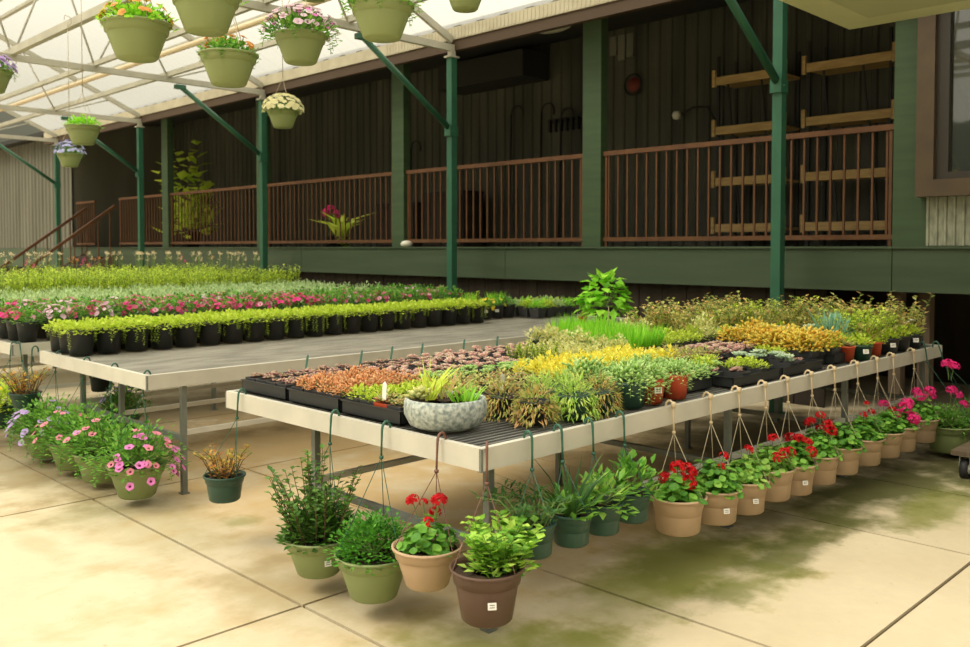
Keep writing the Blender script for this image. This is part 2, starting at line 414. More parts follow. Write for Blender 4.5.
M['joint']=plain('dirty joint',(.10,.07,.03),.95)
XJ=[-26,-12.,-6,-3.2,-1.5,.4,2.055,3.08,4.71,5.82,7.0,8.2,11.,16,30]; YJ=[-30,-16,-8,-4,-2.2,-.5,1.32,3.14,5.38,7.3,9.4,11.5,13.6,16,19,23,30,44]
fb=MB(); g=.0085
for i in range(len(XJ)-1):
    for j in range(len(YJ)-1):
        fb.bb(XJ[i]+g,XJ[i+1]-g,YJ[j]+g,YJ[j+1]-g,-.1,0,'conc')
fb.bb(XJ[0],XJ[-1],YJ[0],YJ[-1],-.12,-.012,'joint')
struct(fb.build('floor'),'pale cream concrete slab floor with dark joints and moss stains','floor')

# ------------------------------------------------------------------ greenhouse frame and roof
PY=[-.62,3.78,8.08,12.48,16.98,21.38]; PX=7.5
ordn=['first','second','third','fourth','fifth','sixth','seventh','eighth','ninth','tenth','eleventh','twelfth','thirteenth','fourteenth','fifteenth','sixteenth']
pl={3.78:'square green steel post with arm, directly in front of the shelf racks',8.08:'square green steel post with arm, beside the middle porch timber above bench pansies',
    12.48:'green steel post rising below the cream primrose basket',16.98:'green steel post with arm beside the stair end of the porch railing',21.38:'green steel post with arm before the pale grey siding',-.62:'green steel post with arm beyond the brown framed window'}
for y in PY:
    t=thing('steel_post',pl[y],'post',(PX,y,0),0,'green steel posts under the gutter')
    b=MB(); b.bb(-.045,.045,-.045,.045,0,3.86,'gpaint'); b.bb(-.09,.09,-.09,.09,0,.012,'gpaint'); b.build('post',t)
    b=MB(); b.bb(-.035,.035,-.035,.035,3.86,4.0,'truss'); b.bb(-.075,.075,-.06,.06,3.84,3.86,'truss'); b.build('post_cap',t)
    b=MB(); b.tube([(-.05,0,2.98),(-1.36,0,3.87)],.036,'gpaint',10); b.build('brace',t)
    b=MB(); b.bb(-.075,.055,-.055,.055,2.88,3.0,'gpaint'); b.tube([(-.02,-.06,2.94),(-.02,.06,2.94)],.014,'gpaint',8); b.build('bracket',t)
    b=MB(); b.bb(-1.45,-1.3,-.04,.04,3.84,3.9,'gpaint'); b.build('end_plate',t)
RZ=lambda x: 4.08+.46*(7.5-x) if x>1.5 else 4.08+.46*(x+4.5)
for i,y in enumerate(PY):
    t=thing('roof_truss','pale steel roof truss over the '+{-.62:'post beyond the window',3.78:'post before the racks',8.08:'post beside the pansies',12.48:'post below the primrose basket',16.98:'post near the porch stairs',21.38:'post before the grey siding'}[y],'truss',(0,y,0),0,'roof trusses')
    b=MB(); b.bb(-4.5,7.5,-.03,.03,3.92,4.0,'truss'); b.build('bottom_chord',t)
    b=MB(); b.bar((7.5,0,4.06),(1.5,0,RZ(1.5)-.04),.05,.08,'truss'); b.bar((1.5,0,RZ(1.5)-.04),(-4.5,0,4.06),.05,.08,'truss'); b.build('top_chord',t)
    xs=[(5.95,6.9),(5.95,5.4),(4.9,5.4),(4.9,4.4),(3.85,4.4),(3.85,3.2),(2.8,3.2),(1.5,1.5)]
    for a,c in xs:
        b=MB(); b.tube([(a,0,3.97),(c,0,RZ(c)-.06)],.014,'truss',6); b.build('web',t)
for x,r,nm in ((5.95,.035,'between the post arms and the gutter side'),(4.9,.032,'carrying the cream primrose basket'),(3.85,.045,'thick one above the violet flower basket'),(2.85,.03,'above the pink petunia basket'),(2.35,.03,'above the small orange flower basket'),(1.75,.03,'above the biggest olive baskets')):
    b=MB(); b.box((x,10.2,4.03),(r*1.6,22.6,r*2),'truss'); tag(b.build('hanging_rail'),'pale steel rail along the roof, '+nm,'rail','hanging rails under the roof')
for x in (6.34,4.8,4.55,3.2,1.9):
    b=MB(); z=RZ(x)-.0; b.bb(x-.03,x+.03,-1,21.6,z-.06,z-.01,'truss'); o=b.build('purlin'); o.location.z=0
    tag(o,'pale purlin under the translucent roof sheet, '+{6.34:'lowest one nearest the gutter',4.8:'lower of the close pair',4.55:'upper of the close pair',3.2:'midway up the slope',1.9:'just below the ridge'}[x],'purlin','roof purlins')
b=MB(); b.tube([(6.1,-1,4.42),(6.1,21.6,4.42)],.04,'tube',10); tag(b.build('roof_conduit'),'cream conduit tube running below the roof slope','tube')
# translucent roof
m,nt,out=new_mat('translucent roof sheet')
tr=nt.nodes.new('ShaderNodeBsdfTransparent'); tr.inputs[0].default_value=(.99,.99,.97,1)
tl=nt.nodes.new('ShaderNodeBsdfTranslucent'); tl.inputs[0].default_value=(.95,.94,.89,1)
mx=nt.nodes.new('ShaderNodeMixShader'); mx.inputs[0].default_value=.30
nt.links.new(tr.outputs[0],mx.inputs[1]); nt.links.new(tl.outputs[0],mx.inputs[2]); nt.links.new(mx.outputs[0],out.inputs[0]); M['roof']=m
def sheet(x0,z0,x1,z1,y0,y1,step,dep,mat,name):
    b=MB(); vs=[];n=int((y1-y0)/step)
    for k in range(n+1):
        y=y0+k*step; dz=dep if k%4<2 else 0
        vs+= [(x0,y,z0+dz),(x1,y,z1+dz)]
    b.add(vs,[(2*k,2*k+1,2*k+3,2*k+2) for k in range(n)],mat)
    return b.build(name)
struct(sheet(7.57,4.215,1.5,RZ(1.5)+.12,-1.2,22.,.1,.03,'roof','ceiling_greenhouse_slope'),'white translucent corrugated roof slope glowing with daylight','roof')
struct(sheet(1.5,RZ(1.5)+.12,-4.6,4.17,-1.2,22.,.1,.03,'roof','ceiling_greenhouse_slope'),'white translucent roof slope behind the camera side of the ridge','roof')
# gutter and fascia
b=MB(); b.bb(7.5,7.56,-2,22.2,4.06,4.21,'gutter'); b.bb(7.56,7.66,-2,22.2,4.06,4.08,'gutter')
for k in range(190): b.bb(7.495,7.5,-2+k*.06,-1.975+k*.06,4.07,4.20,'gutter')
gt=thing('roof_gutter','cream ribbed gutter over brown fascia along the greenhouse eave','gutter',(0,0,0)); b.build('gutter',gt)
b=MB(); b.bb(7.52,7.6,-2,22.2,3.93,4.06,'fascia'); b.build('fascia',gt)
# ------------------------------------------------------------------ porch building
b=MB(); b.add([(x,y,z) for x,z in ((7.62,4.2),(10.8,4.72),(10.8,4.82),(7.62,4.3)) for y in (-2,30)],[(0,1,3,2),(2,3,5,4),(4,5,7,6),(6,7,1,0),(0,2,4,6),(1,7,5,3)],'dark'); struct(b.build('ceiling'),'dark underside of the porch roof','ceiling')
def ribwall(x,y0,y1,z0,z1,pitch,dep,mat,name):
    b=MB(); vs=[]; y=y0; k=0; prof=[(0,0),(.55*pitch,0),(.65*pitch,-dep),(.9*pitch,-dep)]
    while y<y1:
        for dy,dx in prof: vs+=[(x+dx,y+dy,z0),(x+dx,y+dy,z1)]
        y+=pitch
    n=len(vs)//2
    b.add(vs,[(2*k,2*k+1,2*k+3,2*k+2) for k in range(n-1)],mat)
    b.bb(x+.005,x+.05,y0,y1,z0,z1,mat)
    return b.build(name)
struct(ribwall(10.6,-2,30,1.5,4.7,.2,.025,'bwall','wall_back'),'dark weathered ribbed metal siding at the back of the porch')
struct(ribwall(8.0,21.9,30,1.5,4.22,.25,.03,'lwall','wall_left'),'pale grey ribbed metal siding beyond the porch stairs')
b=MB(); b.bb(8.02,10.6,21.9,22.0,1.5,4.6,'lwall'); struct(b.build('wall_side'),'end wall closing the dark porch by the stairs')
b=MB(); b.bb(10.6,10.7,-2,30,0,1.5,'skirt'); struct(b.build('wall_under_porch'),'dark wall below the porch deck')
b=MB()
for k in range(105): b.bb(8.0,10.6,-2+k*.3,-1.71+k*.3,1.46,1.5,'deck')
b.bb(8.05,10.6,-2,30,1.38,1.46,'deck'); struct(b.build('floor_porch'),'raised porch deck of weathered boards','deck')
b=MB(); ys=[-2,2.95,7.6,12.1,17.,22.]
for i in range(5): b.bb(7.95,8.0,ys[i]+.004,ys[i+1]-.004,1.12,1.495,'gbeam')
b.bb(7.97,8.04,22.,30,1.0,1.495,'gbeam')
b.bb(7.93,8.04,-2,22,1.495,1.515,'gbeam')
struct(b.build('trim_beam'),'dark green board beam along the edge of the raised porch','beam')
b=MB()
for k in range(90):
    y=3.6+k*.3
    b.bb(8.1,8.13,y+.006,y+.294,0,1.13,'skirt')
struct(b.build('wall_skirting'),'dark brown vertical boards under the porch edge')
for y,dx in ((2.98,0),(2.78,.12)):
    b=MB(); b.bb(8.12+dx,8.24+dx,y-.05,y+.05,0,1.38,'timber'); tag(b.build('deck_post'),'brown timber deck support at the end of the bench, '+('nearer one' if dx==0 else 'set back one'),'post','timber supports under the deck')
# porch timbers
ppl={2.82:'wide green timber post between shelf racks and brown window frame',6.29:'wide green porch timber left of the shelf racks',9.74:'green porch timber beside the white stone on the deck edge',13.4:'green porch timber hidden behind the primrose basket post',17.0:'slim green porch timber in front of the big leafy plant'}
for y in ppl:
    b=MB(); ww=.26 if y>3 else .30; b.bb(8.0,8.12,y-ww/2,y+ww/2,1.515,4.2,'gwood')
    b.bb(8.12,8.14,y-ww/2+.03,y+ww/2-.03,1.515,4.2,'gbeam')
    tag(b.build('porch_post'),ppl[y],'post','green porch timbers')
# railings
rl=['rust brown railing section between wide timber and window, in front of racks','rust brown railing section behind the tall square post, plain wall behind','rust brown railing section with pink flowers behind it','rust brown railing section with dark wall, right of the leafy plant','rust brown railing section at the stair head']
ry=[(2.98,6.15),(6.43,9.6),(9.88,13.26),(13.54,16.86),(17.14,19.3)]
for (y0,y1),lb in zip(ry,rl):
    t=thing('railing',lb,'railing',(8.06,(y0+y1)/2,1.515),0,'porch railing sections'); h=(y1-y0)/2
    b=MB(); b.bb(-.025,.025,-h,h,1.02,1.07,'rail'); b.build('top_rail',t)
    b=MB(); b.bb(-.025,.025,-h,h,.06,.105,'rail'); b.build('bottom_rail',t)
    n=int((y1-y0)/.123); me=None
    for k in range(n):
        yy=-h+(k+.5)*(y1-y0)/n
        if me is None: q=MB(); q.bb(-.009,.009,-.009,.009,.1,1.025,'rail'); me=q.mesh('baluster')
        place(me,'baluster',t,(0,yy,0))
    for yy in (-h+.03,h-.03):
        q=MB(); q.bb(-.014,.014,yy-.014,yy+.014,0,1.04,'rail'); q.build('railing_post',t)
# inner railing at the rear side & stairs
t=thing('stair_railing','short rust brown railing section beyond the stair opening','railing',(8.06,21.2,1.515))
b=MB(); b.bb(-.02,.02,-.55,.55,1.02,1.07,'rail'); b.build('top_rail',t)
b=MB(); b.bb(-.02,.02,-.55,.55,.06,.1,'rail'); b.build('bottom_rail',t)
for k in range(9): q=MB(); q.bb(-.01,.01,-.5+k*.125-.01,-.5+k*.125+.01,.1,1.03,'rail'); q.build('baluster',t)
t=thing('porch_stairs','timber stairs climbing to the porch deck with brown handrails','stairs',(8.0,20.2,0))
for k in range(8):
    b=MB(); x=-.02-.27*k; z=1.5-.187*(k+1); b.bb(x-.28,x,-.75,.75,z-.04,z,'timber'); b.bb(x-.02,x,-.75,.75,z,z+.187,'skirt'); b.build('step',t)
for s,nm in ((-.8,0),(.8,1)):
    b=MB(); b.bar((0,s,1.3),(-2.2,s,-.0),.05,.22,'timber'); b.build('stringer',t)
    b=MB(); b.bar((0,s,2.42),(-2.0,s,.95),.05,.06,'rail'); b.build('handrail',t)
    for q in range(8):
        b=MB(); x=-.12-q*.25; b.bb(x-.01,x+.01,s-.01,s+.01,1.38+.68*x*.95,2.38+.73*x,'rail'); b.build('baluster',t)
    b=MB(); b.bb(-2.0,-1.93,s-.035,s+.035,0,1.0,'rail'); b.build('newel_post',t)
# shelf racks
for (y0,y1,lb) in ((4.97,5.91,'black metal rack with four pine shelves, behind the square green post'),(3.71,4.73,'black metal rack with four pine shelves, next to the wide green timber')):
    t=thing('shelf_rack',lb,'rack',(10.0,(y0+y1)/2,1.5),0,'shelf racks on the porch'); h=(y1-y0)/2
    for z in (.2,.78,1.42,2.04):
        b=MB(); b.bb(-.02,.03,-h+.03,h-.03,z,z+.1,'shelf'); b.bb(.03,.45,-h+.03,h-.03,z+.02,z+.05,'shelf'); b.build('shelf',t)
        for s in (-1,1):
            b=MB(); b.bb(-.03,.01,s*h-.022,s*h+.022,z-.02,z+.19,'shelf'); b.build('end_upright',t)
    for s in (-1,1):
        for dx in (0,.44):
            b=MB(); b.bb(dx,dx+.03,s*(h-.05)-.015,s*(h-.05)+.015,0,2.4,'iron'); b.build('frame_upright',t)
    for s in (-.35,.1):
        b=MB(); b.bar((.02,s,.2),(.02,s+.2,2.1),.02,.02,'iron'); b.build('cross_brace',t)
# window at right
t=thing('window_1','brown framed display window at the porch end','window',(8.0,1.6,0)); t['kind']='structure'
b=MB(); x0,x1=-.13,.02
b.bb(x0,x1,-2.4,1.14,1.93,2.07,'wframe'); b.bb(x0,x1,1.0,1.14,2.07,4.1,'wframe'); b.bb(x0,x1,-2.4,1.14,4.0,4.1,'wframe'); b.build('window_frame',t)
b=MB(); b.bb(-.08,.0,.9,1.0,2.07,4.,'wframed'); b.bb(-.08,.0,-2.4,.9,2.07,2.13,'wframed'); b.bb(-.085,.0,-.65,-.6,2.1,4.,'wframed'); b.build('window_sash',t)
m,nt,out=new_mat('window glass'); gb=nt.nodes.new('ShaderNodeBsdfPrincipled'); gb.inputs['Base Color'].default_value=(.02,.025,.02,1); gb.inputs['Roughness'].default_value=.03; gb.inputs['IOR'].default_value=2.3
nt.links.new(gb.outputs[0],out.inputs[0]); M['glass']=m
b=MB(); b.bb(-.03,-.015,-2.4,.9,2.13,4.,'glass'); b.build('window_pane',t)
b=MB()
yy=-2.
struct(ribwall(7.99,-2,2.66,1.52,1.93,.07,.015,'gwall','wall_right'),'galvanised corrugated sheet below the brown framed window')
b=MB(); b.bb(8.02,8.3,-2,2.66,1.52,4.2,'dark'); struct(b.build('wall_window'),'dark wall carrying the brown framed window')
b=MB(); b.bb(3.4,8.0,-2.2,-2.05,0,4.2,'lwall'); struct(b.build('wall_light_block'),'unseen end wall of the building, added to block light from the right')  # unseen building return, added to keep side light off the posts
# overhead heater
t=thing('overhead_heater','cream sheet steel heater housing hanging overhead, in front of the porch','heater',(6.5,2.72,3.1))
b=MB(); b.bb(-1.5,0,-1.1,0,.05,.45,'heater'); b.build('housing',t)
b=MB(); b.bb(-1.54,.03,-1.14,.03,0,.05,'heater'); b.build('bottom_tray',t)
b=MB(); b.bb(-1.3,-.16,-.95,-.12,-.012,0,'heater'); b.bb(-1.2,-.26,-.85,-.22,-.014,-.010,'heaterd'); b.build('vent_panel',t)
for dx in (-1.3,-.2):
    for dy in (-.95,-.15): b=MB(); b.tube([(dx,dy,.45),(dx,dy,RZ(6.5+dx)-3.1)],.01,'steeld',6); b.build('hanger_rod',t)
# porch bits
def arc(c,r,a0,a1,n,plane='yz'):
    return [(c[0],c[1]+r*math.cos(a0+(a1-a0)*k/n),c[2]+r*math.sin(a0+(a1-a0)*k/n)) for k in range(n+1)]
hk=[(9.25,3.62,1.6,'tallest dark iron garden hook leaning on the back wall'),(8.85,3.5,1.5,'dark iron garden hook with a tight curl on the back wall'),(9.9,3.65,1.3,'dark iron garden hook nearest the square post on the back wall'),(12.4,3.3,1.4,'slim dark iron garden hook behind the pink flowers')]
for i,(y,z,l,lb) in enumerate(hk):
    b=MB(); b.tube([(10.45,y,1.5),(10.5,y,z)]+arc((10.5,y-.13,z),.13,0,PI*1.15,9),.016,'iron',6)
    tag(b.build('garden_hook'),lb,'garden hook','iron garden hooks against the back wall')
b=MB(); b.bb(10.42,10.5,8.05,9.05,3.42,3.48,'iron')
for k in range(9): b.bb(10.36,10.42,8.08+k*.11,8.11+k*.11,3.27,3.46,'iron')
tag(b.build('tool_rail'),'dark tool rail with pegs on the porch back wall','tool rail')
t=thing('hose_reel','round faded red hose reel on the back wall','hose reel',(10.56,7.55,3.84),0,None,.8)
b=MB(); b.tube([(0,0,0),(.1,0,0)],.13,'redm',20); b.build('disc',t)
b=MB(); b.tube(arc((-.02,0,0),.18,0,2*PI,24),.02,'iron',6); b.build('hose',t)
t=thing('wall_lamp','small round white lamp on a curved arm on the back wall','lamp',(10.5,6.72,3.30))
b=MB(); b.lathe([(0,-.06),(.05,-.045),(.065,0),(.05,.045),(0,.06)],'white',16,(-.1,0,0)); b.build('lamp_globe',t)
b=MB(); b.tube([(-.05,0,.0),(0,-.2,.1),(.02,-.4,.08),(.05,-.5,-.1)],.012,'iron',6); b.build('arm',t)
b=MB(); b.lathe([(0,-.03),(.1,-.025),(.14,0),(.15,.03)],'white',24,(9.0,7.73,4.39),1,2.0); tag(b.build('ceiling_lamp'),'oval white ceiling lamp under the porch roof','lamp')
b=MB(); 
for k,(y,h) in enumerate(((7.35,.4),(7.2,.55),(7.05,.5))): b.bb(10.55,10.6,y+.5,y+.62,4.55-h*.6,4.58,'lwall')
tag(b.build('pale_board_panel'),'pale boards fixed high on the porch back wall','board')
b=MB(); b.bb(9.9,10.5,9.1,11.0,4.1,4.5,'dark'); tag(b.build('ceiling_duct'),'black box duct hanging below the porch ceiling','duct')
b=MB(); b.lathe([(0,0),(.07,.005),(.09,.04),(.06,.08),(0,.09)],'white',12,(8.0,9.55,1.516)); tag(b.build('stone'),'white rounded stone on the porch edge','stone')
for y,h,lb in ((10.9,.9,'dark cabinet on the porch behind the middle railing'),(12.1,.75,'lower dark cabinet on the porch behind the pink flowers')):
    t=thing('porch_cabinet',lb,'cabinet',(9.9,y,1.5))
    b=MB(); b.bb(0,.45,-.5,.5,0,h,'skirt'); b.build('body',t)
    b=MB(); b.bb(-.02,.47,-.52,.52,h,h+.03,'iron'); b.build('top',t)
    for s in (-.25,.25): b=MB(); b.bb(-.02,0,s-.23,s+.23,.05,h-.04,'skirt'); b.build('door',t)

# ------------------------------------------------------------------ benches
def bench(name_label, x0,x1,y0,y1, legx, legy, mmat, braces=True, H=.75, pitch=.036):
    t=thing('display_bench',name_label,'bench',(x0,y0,0),0,'long steel display benches'); W=x1-x0; D=y1-y0
    b=MB(); n=int(D/pitch)
    for k in range(1,n): y=k*D/n; b.bb(.02,W-.02,y-.0075,y+.0075,H-.012,H-.005,mmat)
    n=int(W/.075)
    for k in range(1,n): x=k*W/n; b.bb(x-.008,x+.008,.02,D-.02,H-.019,H-.012,mmat)
    b.build('mesh_top',t)
    b=MB(); h=.082; tk=.006
    for a in ((.012,W-.012,0,tk),(.012,W-.012,D-tk,D),(0,tk,.012,D-.012),(W-tk,W,.012,D-.012)): b.bb(*a,H-h,H+.004,'steel')
    for a in ((.0065,W-.0065,.0065,.03),(.0065,W-.0065,D-.03,D-.0065),(.0065,.03,.031,D-.031),(W-.03,W-.0065,.031,D-.031)): b.bb(*a,H-.003,H+.0035,'steel')
    b.build('rim',t)
    for cx in (.012,W-.012):
        for cy in (.012,D-.012):
            b=MB(); b.bb(cx-.011,cx+.011,cy-.011,cy+.011,H-h-.004,H+.0,'steeld'); b.build('corner_bracket',t)
    b=MB()
    for x in legx: b.bb(x-x0-.02,x-x0+.02,.03,D-.03,H-.06,H-.02,'steeld')
    b.build('cross_bearer',t)
    for x in legx:
        for y in legy:
            b=MB(); X,Y=x-x0,y-y0; b.bb(X-.016,X+.016,Y-.016,Y+.016,0.006,H-.05,'steeld'); b.bb(X-.025,X+.025,Y-.025,Y+.025,0,.008,'steeld'); b.build('leg',t)
        b=MB(); b.bb(x-x0-.013,x-x0+.013,legy[0]-y0,legy[-1]-y0,.325,.355,'steeld'); b.build('brace',t)
    for y in legy:
        b=MB(); b.bb(legx[0]-x0,legx[-1]-x0,y-y0-.013,y-y0+.013,.36,.39,'steel'); b.build('brace',t)
    return t
B1=(2.30,7.30,2.32,4.22); B2=(2.25,7.75,5.05,6.83); B3=(2.25,7.35,7.43,9.3); B4=(2.25,7.3,9.9,11.7); B5=(2.25,7.3,12.3,14.1)
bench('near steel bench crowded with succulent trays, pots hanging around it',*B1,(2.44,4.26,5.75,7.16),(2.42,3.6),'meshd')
bench('half empty steel bench with bare mesh top and lime green pot row',*B2,(2.5,4.2,6.,7.6),(5.1,6.0,6.68),'mesh')
bench('steel bench of pink and magenta flowers behind the lime green row',*B3,(2.38,4.,5.6,7.2),(7.55,9.15),'mesh')
bench('steel bench of silvery foliage pots behind the magenta flowers',*B4,(2.38,4.,5.6,7.2),(10.,11.6),'mesh')
bench('farthest steel bench of tall yellow green plants with seed heads',*B5,(2.38,4.,5.6,7.2),(12.4,14.),'mesh')
BZ=.754

# ------------------------------------------------------------------ pot meshes
def round_pot(mat, d, h, taper=.62, band=.28, n=36):
    R=d/2; r=R*taper; b=MB(); rb=R*(taper+(1-taper)*.9)*.985
    zb=h*(1-band)
    b.lathe([(0,0),(r*.9,0),(r,.008),(R*.86,zb-.004),(R*.865,zb-.001),(R*.915,zb+.001),(R*.955,h-.013),(R*.96,h-.011),(R*1.02,h-.010),(R*1.03,h-.001),(R*.97,h+.001),(R*.93,h-.02),(r*1.0,h*.35),(0,h*.35)],mat,n)
    return b.mesh('pot')
def taper_pot(mat, d, h, taper=.72, n=20):
    R=d/2; r=R*taper; b=MB()
    b.lathe([(0,0),(r,0),(R*.95,h-.02 if h>.1 else h-.012),(R*1.02,h-.012),(R*1.02,h),(R*.92,h),(R*.86,h*.6),(0,h*.6)],mat,n); return b.mesh('pot')
def square_pot(mat, w, h):
    b=MB(); a=w/2; c=a*.72; t=.004
    def ring(s,z): return [(-s,-s,z),(s,-s,z),(s,s,z),(-s,s,z)]
    vs=ring(c,0)+ring(a,h)+ring(a-t,h)+ring(a-t-.002,h*.75)
    fs=[(3,2,1,0)]
    for j in range(3): fs+=[(4*j+k,4*j+(k+1)%4,4*j+4+(k+1)%4,4*j+4+k) for k in range(4)]
    b.add(vs,fs,mat); b.add(ring(a-t-.001,h*.86),[(0,1,2,3)],'soil'); return b.mesh('pot')
def soil_mesh(r):
    b=MB(); rr=random.Random(3); n=24
    vs=[(0,0,.012)]
    for q in (.5,1.):
        for k in range(n): vs.append((r*q*math.cos(2*PI*k/n),r*q*math.sin(2*PI*k/n),.008*(1.2-q)+rr.uniform(-.004,.004)))
    fs=[(0,1+k,1+(k+1)%n) for k in range(n)]+[(1+k,1+(k+1)%n,1+n+(k+1)%n,1+n+k) for k in range(n)]
    b.add([Vector(v) for v in vs],fs,'soil',True); return b.mesh('soil')
SOIL=soil_mesh(1.)
def price_tag(parent, R, z, az, w=.03, h=.024, taper=.5):
    b=MB(); b.box((0,0,0),(.0015,w,h),'tag'); 
    for k in range(2): b.box((-.001,0,-.004+.008*k),(.001,w*.6,.0025),'ink')
    return place(b.mesh('price_tag'),'price_tag',parent,(R*math.cos(az),R*math.sin(az),z),rot=(0,.18,az+PI))

def hanger(t, R, zr, top, mat, hookmat, hx=0., hy=0., loop=True, n=3, split=None, curl=(0,1)):
    """wires from the pot rim up to a strap and a hook over the bench edge; (hx, hy) is where the hook sits"""
    sp = split if split is not None else max(zr+.1, top-.13)
    P=Vector((hx*.9,hy*.9,sp)); T=Vector((hx,hy,top))
    for k in range(n):
        a=2*PI*k/n+.6; b=MB(); b.tube([(R*math.cos(a),R*math.sin(a),zr-.005),P],.0018,mat,5,False); b.build('wire',t)
    b=MB(); c=Vector((curl[0],curl[1],0)); r=.022
    pts=[P,P.lerp(T,.5)]+[T+Vector((0,0,-.02))]+[T+c*(r-r*math.cos(u))+Vector((0,0,-.02+r*1.6*math.sin(u))) for u in [k*PI/7 for k in range(1,8)]]
    pts.append(pts[-1]+Vector((0,0,-.012)))
    b.tube(pts,[.0045]*2+[.0055]*(len(pts)-2),hookmat,7); 
    b.lathe([(0,-.008),(.009,-.005),(.009,.005),(0,.008)],hookmat,10,P)
    if hookmat=='hooktan': b.lathe([(0,-.017),(.010,-.014),(.013,0),(.010,.014),(0,.017)],hookmat,12,T+Vector((0,0,-.004)))
    b.build('hook',t)

def scatter(t, key, n, R, H, seed, zb=0., lo=.0, name='flower', sc=1., side=None, tilt=.8, rad=1.):
    r=random.Random(seed); me=FL[key]
    for k in range(n):
        d=sph(r,lo)
        if side is not None:
            for _ in range(6):
                if d.x*side[0]+d.y*side[1]>.1: break
                d=sph(r,lo)
        p=Vector((d.x*R*rad,d.y*R*rad,zb+d.z*H))
        nr=Vector((d.x*tilt,d.y*tilt,d.z+.45)).normalized()
        o=place(me,name,t,p,sc=sc*r.uniform(.8,1.15)); o.rotation_mode='QUATERNION'; o.rotation_quaternion=nr.to_track_quat('Z','Y')@Euler((0,0,r.uniform(0,6))).to_quaternion()

# foliage meshes
FO={}
FO['mint']=merge(merge(sprigs(11,40,.26,.27,.034,.026,'mint',.6,15,smat='stemb'),sprigs(12,5,.08,.40,.036,.028,'mint',.12,24,smat='stemb')),dome(10,700,.16,.19,.038,.03,'mint',fill=.3,stems=8)).mesh('foliage')
FO['parsley']=merge(dome(13,1500,.165,.16,.022,.017,'parsley',fill=.4,stems=18,lo=-.1,upb=.2),dome(14,200,.12,.18,.025,.02,'parsley',stems=6)).mesh('foliage')
FO['ger1']=dome(15,170,.12,.12,.03,.042,'green','disc',fill=.5,stems=22,lo=.05,upb=.7).mesh('foliage')
FO['ger2']=dome(16,330,.125,.14,.03,.037,'green','disc',fill=.4,stems=26,lo=-.05,upb=.7).mesh('foliage')
FO['ger3']=dome(17,300,.13,.13,.03,.036,'ltgreen','disc',fill=.4,stems=26,lo=-.05,upb=.7).mesh('foliage')
def fernlime():
    b=sprigs(18,42,.15,.18,.046,.036,'fernlime',.75,13,hv=.45,droop=.12); return merge(b,dome(9,160,.12,.15,.045,.036,'fernlime',fill=.35,stems=5))
FO['brownfern']=fernlime().mesh('foliage')
FO['fern']=sprigs(19,18,.1,.14,.045,.012,'dkleaf',1.5,16,droop=.35).mesh('foliage')
FO['dracaena']=merge(blades(20,40,.03,.2,.014,'dkleaf',1.2,.3),dome(21,60,.1,.09,.05,.03,'green',stems=8)).mesh('foliage')
FO['basil']=dome(22,150,.11,.13,.052,.034,'ltgreen',fill=.3,stems=12,lo=-.1,upb=.3).mesh('foliage')
FO['broad']=dome(23,150,.12,.17,.045,.03,'green',fill=.3,stems=12,lo=-.05,upb=.3).mesh('foliage')
FO['petu']=strands(dome(24,1100,.2,.18,.03,.018,'green',fill=.3,stems=20,lo=-.05,upb=.1,rough=.3),1,16,.17,.1,'green',.026,.014).mesh('foliage')
FO['petu2']=strands(dome(25,900,.2,.15,.028,.017,'yelgreen',fill=.3,stems=20,lo=-.25,upb=.1,rough=.3),2,16,.17,.1,'yelgreen',.026,.014).mesh('foliage')
FO['tops']=dome(26,420,.15,.085,.032,.022,'brightg',fill=.3,stems=10,lo=-.05).mesh('foliage')
FO['topsd']=strands(dome(27,520,.16,.09,.026,.018,'green',fill=.3,stems=10,lo=-.15),3,10,.15,.06,'green').mesh('foliage')
FO['redsp']=sprigs(28,26,.12,.17,.034,.015,'redleaf',.75,11,hv=.5,droop=.2,smat='stemb').mesh('foliage')
FO['yg']=dome(29,700,.2,.19,.04,.022,'yelgreen',fill=.25,stems=16,lo=-.2,rough=.3).mesh('foliage')

POTM={}
def pot_mesh(mat,d,h,taper=.62,band=.28):
    k=(mat,round(d,3),round(h,3),taper)
    if k not in POTM: POTM[k]=round_pot(mat,d,h,taper,band)
    return POTM[k]
def hanging(label, x,y,zr, d,h, mat, fol, group, top, hk, taper=.62, flowers=(), hoff=(0,0), ntag=0, fsc=1., split=None, curl=(0,1), rz=0., name='hanging_pot', nw=3, hookm=None, cat='hanging plant', band=.28):
    t=thing(name,label,cat,(x,y,zr-h),0,group)
    place(pot_mesh(mat,d,h,taper,band),'pot',t)
    s=d/2*.9; place(SOIL,'soil',t,(0,0,h-.022),sc=(s,s,1))
    if fol: place(FO[fol],'foliage',t,(0,0,h-.015),rz=rz,sc=fsc)
    for fl in flowers: scatter(t,*fl[:1],**fl[1]) if False else scatter(t,fl[0],fl[1],fl[2],fl[3],fl[4],zb=h+fl[5],**(fl[6] if len(fl)>6 else {}))
    hanger(t,d/2,h,top-(zr-h),hk,hookm or hk,hoff[0],hoff[1],n=nw,split=None if split is None else split-(zr-h),curl=curl)
    if ntag: price_tag(t,d/2*(.5+.5*taper)+.006,h*.48,ntag)
    return t

TOP=.768
FC=-PI*.75   # azimuth towards the viewer's side of the place
